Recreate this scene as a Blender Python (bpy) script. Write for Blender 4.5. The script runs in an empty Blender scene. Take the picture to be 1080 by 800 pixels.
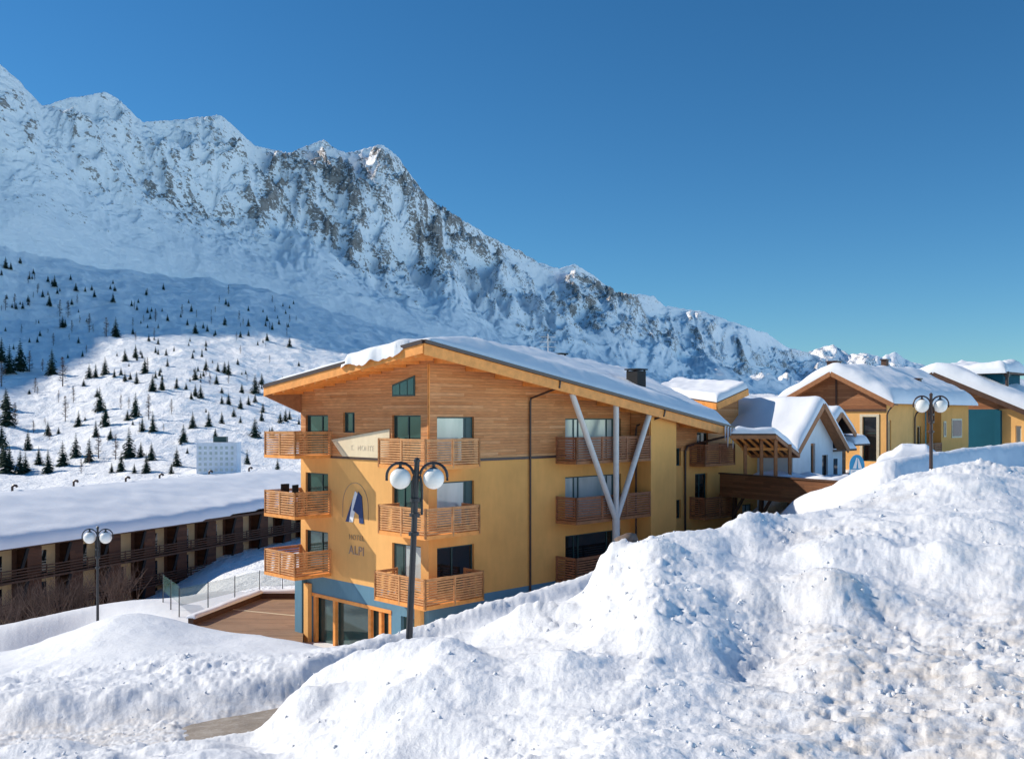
import bpy, math, random
import numpy as np
from mathutils import Vector, Matrix
random.seed(7)
SC = bpy.context.scene
COL = SC.collection
F = 1020.0; CX = 540.0; HY = 440.0
R2 = math.sqrt(.5)

# ------------------------------------------------------------------ camera
cam = bpy.data.cameras.new('camera'); cam_o = bpy.data.objects.new('camera', cam); COL.objects.link(cam_o)
cam.sensor_width = 36; cam.lens = 36*F/1080; cam.clip_start = .1; cam.clip_end = 30000
cam.shift_y = (HY-400)/1080.0
cam_o.location = (0, 0, 0); cam_o.rotation_euler = (math.radians(90), 0, 0)
SC.camera = cam_o
def P(px, D, y): return Vector(((px-CX)/F*D, D, -(y-HY)/F*D))
def PZ(px, D, z): return Vector(((px-CX)/F*D, D, z))

# ------------------------------------------------------------------ light
SUN_EL = math.radians(34)
sh = Vector((-.966, .259)).normalized()
sund = Vector((sh.x*math.cos(SUN_EL), sh.y*math.cos(SUN_EL), math.sin(SUN_EL)))
sl = bpy.data.lights.new('sun', 'SUN'); sl.energy = 3.7; sl.angle = math.radians(.5); sl.color = (1, .93, .82)
so = bpy.data.objects.new('sun', sl); COL.objects.link(so)
so.rotation_euler = (-sund).to_track_quat('-Z', 'Y').to_euler(); so.location = (-30, 0, 60)
W = bpy.data.worlds.new('World'); SC.world = W; W.use_nodes = True
nt = W.node_tree; bg = nt.nodes['Background']
sky = nt.nodes.new('ShaderNodeTexSky'); sky.sky_type = 'NISHITA'; sky.sun_disc = False
sky.sun_elevation = SUN_EL; sky.sun_rotation = math.atan2(sh.x, sh.y)
sky.altitude = 1900; sky.air_density = 1.15; sky.dust_density = .1; sky.ozone_density = 2.6
tn = nt.nodes.new('ShaderNodeMix'); tn.data_type = 'RGBA'; tn.blend_type = 'MULTIPLY'; tn.inputs[0].default_value = 1
nt.links.new(sky.outputs[0], tn.inputs[6]); tn.inputs[7].default_value = (1, 1, 1, 1)
# sky made brighter and paler opposite the sun, added fill for shaded sides
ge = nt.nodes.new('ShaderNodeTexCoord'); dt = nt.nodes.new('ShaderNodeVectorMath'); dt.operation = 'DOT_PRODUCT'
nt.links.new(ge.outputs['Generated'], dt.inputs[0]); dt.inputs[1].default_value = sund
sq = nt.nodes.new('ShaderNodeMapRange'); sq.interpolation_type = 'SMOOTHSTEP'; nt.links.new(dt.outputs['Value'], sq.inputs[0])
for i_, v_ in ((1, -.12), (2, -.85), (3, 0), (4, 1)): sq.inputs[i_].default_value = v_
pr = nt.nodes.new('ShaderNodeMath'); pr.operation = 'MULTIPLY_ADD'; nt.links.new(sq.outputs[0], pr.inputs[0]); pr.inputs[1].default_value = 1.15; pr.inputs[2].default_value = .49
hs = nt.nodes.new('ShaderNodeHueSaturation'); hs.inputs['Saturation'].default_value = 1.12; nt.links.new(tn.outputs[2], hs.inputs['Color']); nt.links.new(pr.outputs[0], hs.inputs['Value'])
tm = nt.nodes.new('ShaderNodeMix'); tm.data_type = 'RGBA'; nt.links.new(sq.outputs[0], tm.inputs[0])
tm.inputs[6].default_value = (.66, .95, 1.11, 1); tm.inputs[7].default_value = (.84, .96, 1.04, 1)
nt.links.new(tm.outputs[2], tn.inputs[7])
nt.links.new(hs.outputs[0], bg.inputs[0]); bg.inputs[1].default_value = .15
SC.view_settings.view_transform = 'Standard'; SC.view_settings.look = 'None'
SC.view_settings.gamma = 1; SC.view_settings.exposure = .4

# ------------------------------------------------------------------ tagging and meshes
def tag(o, label=None, cat=None, group=None, kind=None):
    if label: o['label'] = label
    if cat: o['category'] = cat
    if group: o['group'] = group
    if kind: o['kind'] = kind
    return o
def empty(name, loc, rz=0, label=None, cat=None, group=None):
    o = bpy.data.objects.new(name, None); COL.objects.link(o); o.location = loc; o.rotation_euler = (0, 0, rz)
    o.empty_display_size = .3
    return tag(o, label, cat, group)
def copy_tree(o, parent=None):
    c = o.copy(); COL.objects.link(c)
    if parent is not None: c.parent = parent
    for ch in list(o.children): copy_tree(ch, c)
    return c
class MB:
    def __init__(s): s.v = []; s.f = []
    def add(s, vs, fs):
        b = len(s.v); s.v += [tuple(v) for v in vs]; s.f += [tuple(b+i for i in f) for f in fs]; return s
    def box(s, x0, x1, y0, y1, z0, z1):
        if x0 > x1: x0, x1 = x1, x0
        if y0 > y1: y0, y1 = y1, y0
        if z0 > z1: z0, z1 = z1, z0
        vs = [(x, y, z) for z in (z0, z1) for y in (y0, y1) for x in (x0, x1)]
        return s.add(vs, [(0, 2, 3, 1), (4, 5, 7, 6), (0, 1, 5, 4), (2, 6, 7, 3), (0, 4, 6, 2), (1, 3, 7, 5)])
    def hexa(s, b, t):   # four bottom points, four top points (same order, ccw from above)
        return s.add(list(b)+list(t), [(3, 2, 1, 0), (4, 5, 6, 7), (0, 1, 5, 4), (1, 2, 6, 5), (2, 3, 7, 6), (3, 0, 4, 7)])
    def slab(s, quad, th):
        return s.hexa([(p[0], p[1], p[2]-th) for p in quad], quad)
    def prism(s, poly, d):   # planar polygon extruded by vector d
        n = len(poly); d = Vector(d)
        a = [Vector(p) for p in poly]; b = [p+d for p in a]
        return s.add(a+b, [tuple(range(n))[::-1], tuple(range(n, 2*n))]+[(i, (i+1) % n, (i+1) % n+n, i+n) for i in range(n)])
    def beam(s, p0, p1, w, h, up=(0, 0, 1)):
        p0 = Vector(p0); p1 = Vector(p1); d = (p1-p0).normalized(); u = Vector(up)
        sd = d.cross(u)
        if sd.length < 1e-4: sd = d.cross(Vector((0, 1, 0)))
        sd.normalize(); u = sd.cross(d).normalized()
        q = lambda p: [p-sd*w/2-u*h/2, p+sd*w/2-u*h/2, p+sd*w/2+u*h/2, p-sd*w/2+u*h/2]
        return s.add(q(p0)+q(p1), [(3, 2, 1, 0), (4, 5, 6, 7), (0, 1, 5, 4), (1, 2, 6, 5), (2, 3, 7, 6), (3, 0, 4, 7)])
    def tube(s, pts, r, n=10, r1=None, caps=True):
        pts = [Vector(p) for p in pts]; b = len(s.v); m = len(pts)
        for i, p in enumerate(pts):
            d = (pts[min(i+1, m-1)]-pts[max(i-1, 0)]).normalized()
            a = d.cross(Vector((0, 0, 1)))
            if a.length < 1e-3: a = d.cross(Vector((0, 1, 0)))
            a.normalize(); c = d.cross(a)
            rr = r if r1 is None else r+(r1-r)*i/(m-1)
            for k in range(n):
                t = 2*math.pi*k/n; s.v.append(tuple(p+a*rr*math.cos(t)+c*rr*math.sin(t)))
        for i in range(m-1):
            for k in range(n):
                s.f.append((b+i*n+k, b+i*n+(k+1) % n, b+(i+1)*n+(k+1) % n, b+(i+1)*n+k))
        if caps:
            s.f.append(tuple(b+k for k in range(n))[::-1]); s.f.append(tuple(b+(m-1)*n+k for k in range(n)))
        return s
    def lathe(s, c, prof, n=20):
        b = len(s.v); m = len(prof)
        for r, z in prof:
            for k in range(n):
                t = 2*math.pi*k/n; s.v.append((c[0]+r*math.cos(t), c[1]+r*math.sin(t), c[2]+z))
        for i in range(m-1):
            for k in range(n):
                s.f.append((b+i*n+k, b+i*n+(k+1) % n, b+(i+1)*n+(k+1) % n, b+(i+1)*n+k))
        return s
    def build(s, name, m, parent=None, smooth=False):
        me = bpy.data.meshes.new(name); me.from_pydata(s.v, [], s.f); me.update()
        if m is not None: me.materials.append(m)
        if smooth: me.polygons.foreach_set('use_smooth', [True]*len(me.polygons))
        o = bpy.data.objects.new(name, me); COL.objects.link(o)
        if parent is not None: o.parent = parent
        return o
def grid_mesh(name, V, m, parent=None, smooth=True, keep=None, attrs=None):
    """V: (rows, cols, 3) array -> mesh"""
    nr, nc = V.shape[:2]
    idx = np.arange(nr*nc).reshape(nr, nc)
    q = np.stack([idx[:-1, :-1], idx[:-1, 1:], idx[1:, 1:], idx[1:, :-1]], -1)
    if keep is not None: q = q[keep]
    q = q.reshape(-1, 4).astype(np.int32)
    me = bpy.data.meshes.new(name)
    me.vertices.add(nr*nc); me.vertices.foreach_set('co', V.reshape(-1).astype(np.float32))
    me.loops.add(q.size); me.loops.foreach_set('vertex_index', q.reshape(-1))
    me.polygons.add(len(q)); me.polygons.foreach_set('loop_start', np.arange(0, q.size, 4, dtype=np.int32))
    try: me.polygons.foreach_set('loop_total', np.full(len(q), 4, dtype=np.int32))
    except Exception: pass
    me.update(calc_edges=True)
    if smooth: me.polygons.foreach_set('use_smooth', np.ones(len(q), dtype=bool))
    if attrs:
        for k, a in attrs.items():
            at = me.attributes.new(k, 'FLOAT', 'POINT'); at.data.foreach_set('value', a.reshape(-1).astype(np.float32))
    me.materials.append(m)
    o = bpy.data.objects.new(name, me); COL.objects.link(o)
    if parent is not None: o.parent = parent
    return o

# ------------------------------------------------------------------ numpy noise
def _h(ix, iy, seed):
    n = (ix.astype(np.int64)*374761393+iy.astype(np.int64)*668265263+seed*1442695041) & 0xffffffff
    n = ((n ^ (n >> 13))*1274126177) & 0xffffffff
    n = n ^ (n >> 16)
    return n
def gnoise(x, y, seed=0):
    x = np.asarray(x, float); y = np.asarray(y, float)
    x0 = np.floor(x); y0 = np.floor(y); fx = x-x0; fy = y-y0
    u = fx*fx*fx*(fx*(fx*6-15)+10); v = fy*fy*fy*(fy*(fy*6-15)+10)
    def g(dx, dy):
        a = _h(x0+dx, y0+dy, seed)/4294967296.0*2*np.pi
        return np.cos(a)*(fx-dx)+np.sin(a)*(fy-dy)
    a = g(0, 0); b = g(1, 0); c = g(0, 1); d = g(1, 1)
    return (a*(1-u)+b*u)*(1-v)+(c*(1-u)+d*u)*v   # about -0.7..0.7
def fbm(x, y, oct=4, seed=0, gain=.5, lac=2.03):
    s = 0; a = 1
    for i in range(oct):
        s = s+a*gnoise(x, y, seed+i*17); x = x*lac+3.1; y = y*lac-7.7; a *= gain
    return s
def ridged(x, y, oct=5, seed=0, gain=.55, lac=2.07):
    s = 0; a = 1; w = 1; tot = 0
    for i in range(oct):
        n = 1-np.abs(gnoise(x, y, seed+i*31))*2.2; n = np.clip(n, 0, 1)**1.6
        s = s+a*n*w; tot += a; w = np.clip(n*1.4, .15, 1); x = x*lac+1.7; y = y*lac+9.2; a *= gain
    return s/tot
def billow(x, y, oct=3, seed=0, gain=.5):
    s = 0; a = 1
    for i in range(oct):
        s = s+a*(np.abs(gnoise(x, y, seed+i*13))*2-.35); x = x*2.1+5; y = y*2.1-2; a *= gain
    return s
def cell(x, y, seed=0):
    """distance to the nearest jittered point and that cell's random"""
    x0 = np.floor(x); y0 = np.floor(y); best = np.full(x.shape, 9.); rid = np.zeros(x.shape)
    for dx in (-1, 0, 1):
        for dy in (-1, 0, 1):
            hx = _h(x0+dx, y0+dy, seed)/4294967296.0; hy = _h(x0+dx, y0+dy, seed+5)/4294967296.0
            d = np.hypot(x0+dx+hx-x, y0+dy+hy-y); m = d < best
            best = np.where(m, d, best); rid = np.where(m, _h(x0+dx, y0+dy, seed+9)/4294967296.0, rid)
    return best, rid
def sstep(a, b, x):
    t = np.clip((x-a)/(b-a), 0, 1); return t*t*(3-2*t)

# ------------------------------------------------------------------ materials
M = {}
def nodes(name, rough=.6, spec=.3):
    m = bpy.data.materials.new(name); m.use_nodes = True; n = m.node_tree
    b = n.nodes['Principled BSDF']; b.inputs['Roughness'].default_value = rough
    b.inputs['Specular IOR Level'].default_value = spec
    M[name] = m
    return m, n, b
def coord(n, which='Object'):
    return n.nodes.new('ShaderNodeTexCoord').outputs[which]
def noise_node(n, vec, scale, detail=4, rough=.55, stretch=None):
    if stretch:
        mp = n.nodes.new('ShaderNodeMapping'); mp.inputs['Scale'].default_value = stretch
        n.links.new(vec, mp.inputs[0]); vec = mp.outputs[0]
    t = n.nodes.new('ShaderNodeTexNoise'); t.inputs['Scale'].default_value = scale
    t.inputs['Detail'].default_value = detail; t.inputs['Roughness'].default_value = rough
    n.links.new(vec, t.inputs['Vector']); return t.outputs['Fac']
def ramp(n, fac, stops):
    r = n.nodes.new('ShaderNodeValToRGB'); e = r.color_ramp.elements
    while len(e) > 1: e.remove(e[-1])
    e[0].position = stops[0][0]; e[0].color = (*stops[0][1], 1)
    for p, c in stops[1:]:
        k = e.new(p); k.color = (*c, 1)
    n.links.new(fac, r.inputs[0]); return r.outputs[0]
def math_node(n, op, a, b=None):
    t = n.nodes.new('ShaderNodeMath'); t.operation = op
    for i, v in enumerate((a, b)):
        if v is None: continue
        if isinstance(v, (int, float)): t.inputs[i].default_value = v
        else: n.links.new(v, t.inputs[i])
    return t.outputs[0]
def mixc(n, fac, a, b, mode='MIX'):
    t = n.nodes.new('ShaderNodeMix'); t.data_type = 'RGBA'; t.blend_type = mode
    for i, v in ((0, fac), (6, a), (7, b)):
        if isinstance(v, (int, float)): t.inputs[i].default_value = v
        elif isinstance(v, tuple): t.inputs[i].default_value = (*v, 1)
        else: n.links.new(v, t.inputs[i])
    return t.outputs[2]
def bump(n, b, h, strength=.3, dist=.02):
    k = n.nodes.new('ShaderNodeBump'); k.inputs['Strength'].default_value = strength; k.inputs['Distance'].default_value = dist
    n.links.new(h, k.inputs['Height']); n.links.new(k.outputs[0], b.inputs['Normal'])
def plain(name, c, rough=.6, var=.12, scale=6, spec=.3, metal=0, bmp=.1):
    m, n, b = nodes(name, rough, spec); v = coord(n)
    f = noise_node(n, v, scale, 5)
    lo = tuple(x*(1-var) for x in c); hi = tuple(min(1, x*(1+var)) for x in c)
    n.links.new(ramp(n, f, [(.3, lo), (.7, hi)]), b.inputs['Base Color'])
    b.inputs['Metallic'].default_value = metal
    if bmp: bump(n, b, noise_node(n, v, scale*5, 4), bmp, .02)
    return m
def planks(name, pal, axis=0, pitch=.13, length=2.6, vertical=False, rough=.62, horizontal_z=True):
    """boards: colour varies board by board; axis = coordinate index along the boards"""
    m, n, b = nodes(name, rough, .25); v = coord(n)
    sp = n.nodes.new('ShaderNodeSeparateXYZ'); n.links.new(v, sp.inputs[0])
    al = sp.outputs[axis]; ac = sp.outputs[2] if not vertical else sp.outputs[1-axis if axis < 2 else 0]
    rs = math_node(n, 'DIVIDE', ac, pitch); row = math_node(n, 'FLOOR', rs); fr = math_node(n, 'FRACT', rs)
    wn = n.nodes.new('ShaderNodeTexWhiteNoise'); wn.noise_dimensions = '1D'; n.links.new(row, wn.inputs['W'])
    seg = math_node(n, 'FLOOR', math_node(n, 'ADD', math_node(n, 'DIVIDE', al, length), math_node(n, 'MULTIPLY', wn.outputs['Value'], 7.3)))
    cb = n.nodes.new('ShaderNodeCombineXYZ'); n.links.new(row, cb.inputs[0]); n.links.new(seg, cb.inputs[1])
    w2 = n.nodes.new('ShaderNodeTexWhiteNoise'); w2.noise_dimensions = '3D'; n.links.new(cb.outputs[0], w2.inputs['Vector'])
    c = ramp(n, w2.outputs['Value'], [(i/(len(pal)-1), p) for i, p in enumerate(pal)])
    st = [9, 9, 9]; st[axis] = .8
    g = noise_node(n, v, 2.2, 6, .6, tuple(st))
    c = mixc(n, .55, c, ramp(n, g, [(.3, (.5, .5, .5)), (.7, (1.25, 1.2, 1.15))]), 'MULTIPLY')
    big = noise_node(n, v, .35, 4)
    c = mixc(n, .5, c, ramp(n, big, [(.3, (.72, .72, .74)), (.7, (1.15, 1.12, 1.1))]), 'MULTIPLY')
    gr = math_node(n, 'LESS_THAN', fr, .09)
    c = mixc(n, math_node(n, 'MULTIPLY', gr, .6), c, (.07, .035, .02))
    n.links.new(c, b.inputs['Base Color'])
    bump(n, b, math_node(n, 'ADD', math_node(n, 'MULTIPLY', gr, -1), math_node(n, 'MULTIPLY', g, .3)), .5, .012)
    return m
planks('cladding_b', [(.58, .24, .085), (.67, .30, .115), (.73, .355, .145), (.61, .26, .095), (.80, .42, .19)], 0, .14, 2.8)
planks('cladding_a', [(.58, .24, .085), (.67, .30, .115), (.73, .355, .145), (.61, .26, .095), (.80, .42, .19)], 1, .14, 2.8)
planks('cladding_block', [(.07, .028, .016), (.095, .04, .022), (.12, .05, .026)], 0, .3, 3)
planks('cladding_dark', [(.16, .065, .028), (.22, .09, .038), (.26, .115, .05), (.19, .08, .032)], 0, .16, 3)
planks('cladding_brown_y', [(.3, .12, .05), (.36, .155, .065), (.42, .19, .085), (.33, .135, .055)], 1, .18, 4)
planks('deck_boards', [(.30, .19, .11), (.35, .225, .135), (.4, .26, .16), (.32, .2, .12)], 0, .2, 4, vertical=True)
plain('wood_orange', (.84, .34, .085), .55, .16, 3)
plain('wood_pale', (.78, .46, .2), .55, .1, 3)
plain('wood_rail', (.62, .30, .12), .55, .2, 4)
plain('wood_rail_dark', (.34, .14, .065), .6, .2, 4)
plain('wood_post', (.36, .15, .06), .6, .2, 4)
plain('wood_dark', (.09, .045, .028), .65, .2, 4)
plain('brown_metal', (.06, .03, .022), .4, .15, 5, .5)
plain('dark_metal', (.022, .024, .028), .38, .2, 8, .5)
plain('grey_strut', (.68, .63, .58), .45, .06, 4, .4)
plain('concrete', (.33, .32, .3), .85, .15, 3)
plain('frame_green', (.035, .075, .07), .45, .1, 6, .4)
plain('frame_cream', (.7, .6, .42), .6, .08, 5)
plain('black_recess', (.012, .011, .012), .7, .2, 4)
plain('navy_paint', (.02, .05, .16), .5, .08, 5)
plain('white_paint', (.78, .79, .8), .6, .04, 5)
plain('letter_brown', (.40, .27, .2), .6, .06, 5)
plain('letter_faint', (.72, .61, .44), .6, .05, 5)
plain('letter_tan', (.42, .26, .13), .6, .06, 5)
plain('sign_blue', (.02, .3, .55), .35, .08, 5, .5)
plain('sign_teal', (.05, .45, .5), .4, .05, 5, .5)
plain('stone', (.16, .12, .1), .9, .3, 9, .1)
plain('dark_foliage', (.028, .05, .034), .8, .4, 1.5, .1, 0, 0)
plain('larch_twig', (.13, .09, .075), .85, .3, 1.5, .1, 0, 0)
plain('bark', (.09, .06, .045), .85, .3, 3, .1)
plain('car_paint', (.12, .14, .18), .3, .05, 3, .5)
plain('rubber', (.02, .02, .02), .8, .1, 5)
def stucco(name, c, scale=1.2):
    m, n, b = nodes(name, .85, .15); v = coord(n)
    f = noise_node(n, v, .45, 6, .6); g = noise_node(n, v, 2.2, 5, .6, (1.8, 1.8, .35))
    col = ramp(n, f, [(.28, tuple(x*.86 for x in c)), (.72, tuple(min(1, x*1.08) for x in c))])
    col = mixc(n, .18, col, ramp(n, g, [(.3, (.76, .74, .71)), (.65, (1.08, 1.08, 1.08))]), 'MULTIPLY')
    n.links.new(col, b.inputs['Base Color'])
    bump(n, b, noise_node(n, v, 30, 4), .25, .01)
    return m
stucco('stucco_yellow', (.86, .465, .16)); stucco('stucco_yellow_shade', (.86, .425, .125)); stucco('stucco_cream', (.8, .67, .46))  # deeper copy of the yellow, with shade put into its colour for shaded fronts
stucco('stucco_blue', (.13, .26, .35)); stucco('stucco_teal', (.012, .09, .13)); stucco('stucco_white', (.72, .76, .78))
stucco('stucco_tan', (.5, .38, .22)); stucco('tower_white', (.74, .76, .8))
def snowmat(name, col=(.82, .83, .86), sc=1.0, bstr=.5):
    m, n, b = nodes(name, .62, .25); v = coord(n)
    f = noise_node(n, v, .6*sc, 6, .6)
    n.links.new(ramp(n, f, [(.3, tuple(x*.955 for x in col)), (.65, col)]), b.inputs['Base Color'])
    h = math_node(n, 'ADD', noise_node(n, v, 5*sc, 6, .65), math_node(n, 'MULTIPLY', noise_node(n, v, 38*sc, 3, .6), .22))
    bump(n, b, h, bstr, .06/sc)
    b.inputs['Subsurface Weight'].default_value = 0
    return m
snowmat('roof_snow', (.82, .83, .86), .6, .25)
def near_snow():
    m, n, b = nodes('ground_snow', .6, .28); v = coord(n)
    a = n.nodes.new('ShaderNodeAttribute'); a.attribute_name = 'dirt'
    f = noise_node(n, v, .5, 6, .6)
    c = ramp(n, f, [(.3, (.76, .77, .80)), (.65, (.83, .83, .84))])
    d = noise_node(n, v, 3.2, 7, .7); dm = ramp(n, d, [(.36, (0, 0, 0)), (.66, (1, 1, 1))])
    fac = math_node(n, 'MULTIPLY', a.outputs['Fac'], dm)
    c = mixc(n, fac, c, (.62, .55, .48))
    n.links.new(c, b.inputs['Base Color'])
    h = math_node(n, 'ADD', noise_node(n, v, 7, 7, .68), math_node(n, 'MULTIPLY', noise_node(n, v, 60, 3, .6), .18))
    bump(n, b, h, .6, .05)
    return m
near_snow()
def road_mat():
    m, n, b = nodes('road_slush', .55, .4); v = coord(n)
    f = noise_node(n, v, 1.6, 8, .7); g = noise_node(n, v, 14, 5, .7)
    c = ramp(n, f, [(.3, (.20, .155, .11)), (.52, (.33, .265, .2)), (.7, (.5, .44, .37))])
    c = mixc(n, ramp(n, g, [(.55, (0, 0, 0)), (.75, (1, 1, 1))]), c, (.6, .57, .53))
    n.links.new(c, b.inputs['Base Color']); bump(n, b, g, .5, .03)
road_mat()
def mountain_mat():
    m, n, b = nodes('mountain_snow', .75, .12); v = coord(n)
    a = n.nodes.new('ShaderNodeAttribute'); a.attribute_name = 'rock'
    f1 = noise_node(n, v, .022, 9, .74); f2 = noise_node(n, v, .09, 7, .72, (1, .45, 1.6))
    # rock fraction broken up by noise
    s = math_node(n, 'ADD', a.outputs['Fac'], math_node(n, 'MULTIPLY', math_node(n, 'SUBTRACT', f1, .5), 1.6))
    f3 = noise_node(n, v, .30, 5, .7, (1, .6, 1.3))
    s = math_node(n, 'ADD', s, math_node(n, 'MULTIPLY', math_node(n, 'SUBTRACT', f2, .5), 2.4))
    s = math_node(n, 'ADD', s, math_node(n, 'MULTIPLY', math_node(n, 'SUBTRACT', f3, .5), 2.6))
    rk = ramp(n, s, [(.5, (0, 0, 0)), (.62, (1, 1, 1))])
    rc = ramp(n, f2, [(.3, (.12, .105, .095)), (.5, (.23, .20, .18)), (.7, (.42, .40, .38))])
    sc = ramp(n, f1, [(.3, (.86, .87, .89)), (.6, (.93, .93, .94))])
    n.links.new(mixc(n, rk, sc, rc), b.inputs['Base Color'])
    bump(n, b, math_node(n, 'ADD', f2, math_node(n, 'MULTIPLY', f1, 2)), .55, 4)
mountain_mat()
def glass(name, c, rough=.06, metal=.0, spec=.8, var=None):
    m, n, b = nodes(name, rough, spec); v = coord(n)
    if var:
        f = noise_node(n, v, 1.1, 3, .5, (1, 1, .25)); n.links.new(ramp(n, f, [(.35, c), (.6, var)]), b.inputs['Base Color'])
    else:
        f = noise_node(n, v, .8, 3); n.links.new(ramp(n, f, [(.3, tuple(x*.7 for x in c)), (.7, c)]), b.inputs['Base Color'])
    b.inputs['Metallic'].default_value = metal; b.inputs['IOR'].default_value = 1.5
    w = noise_node(n, v, .9, 2); bump(n, b, w, .12, .03)
    return m
glass('glass_teal', (.05, .11, .11), .07, .35)
glass('glass_dark', (.012, .016, .018), .06, 0)
glass('glass_curtain', (.36, .43, .42), .15, .1, .6, (.52, .57, .55))
def clear_glass():
    m, n, b = nodes('fence_glass', .05, .6)
    b.inputs['Base Color'].default_value = (.55, .75, .7, 1); b.inputs['Alpha'].default_value = .22
    f = noise_node(n, coord(n), 1.5, 4); n.links.new(ramp(n, f, [(.3, (.10, .2, .17)), (.7, (.2, .34, .3))]), b.inputs['Base Color'])
clear_glass()
def globe_mat():
    m, n, b = nodes('frosted_globe', .3, .5)
    f = noise_node(n, coord(n), 3, 4); n.links.new(ramp(n, f, [(.3, (.82, .8, .74)), (.7, (.9, .88, .83))]), b.inputs['Base Color'])
    b.inputs['Subsurface Weight'].default_value = .0
globe_mat()
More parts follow.
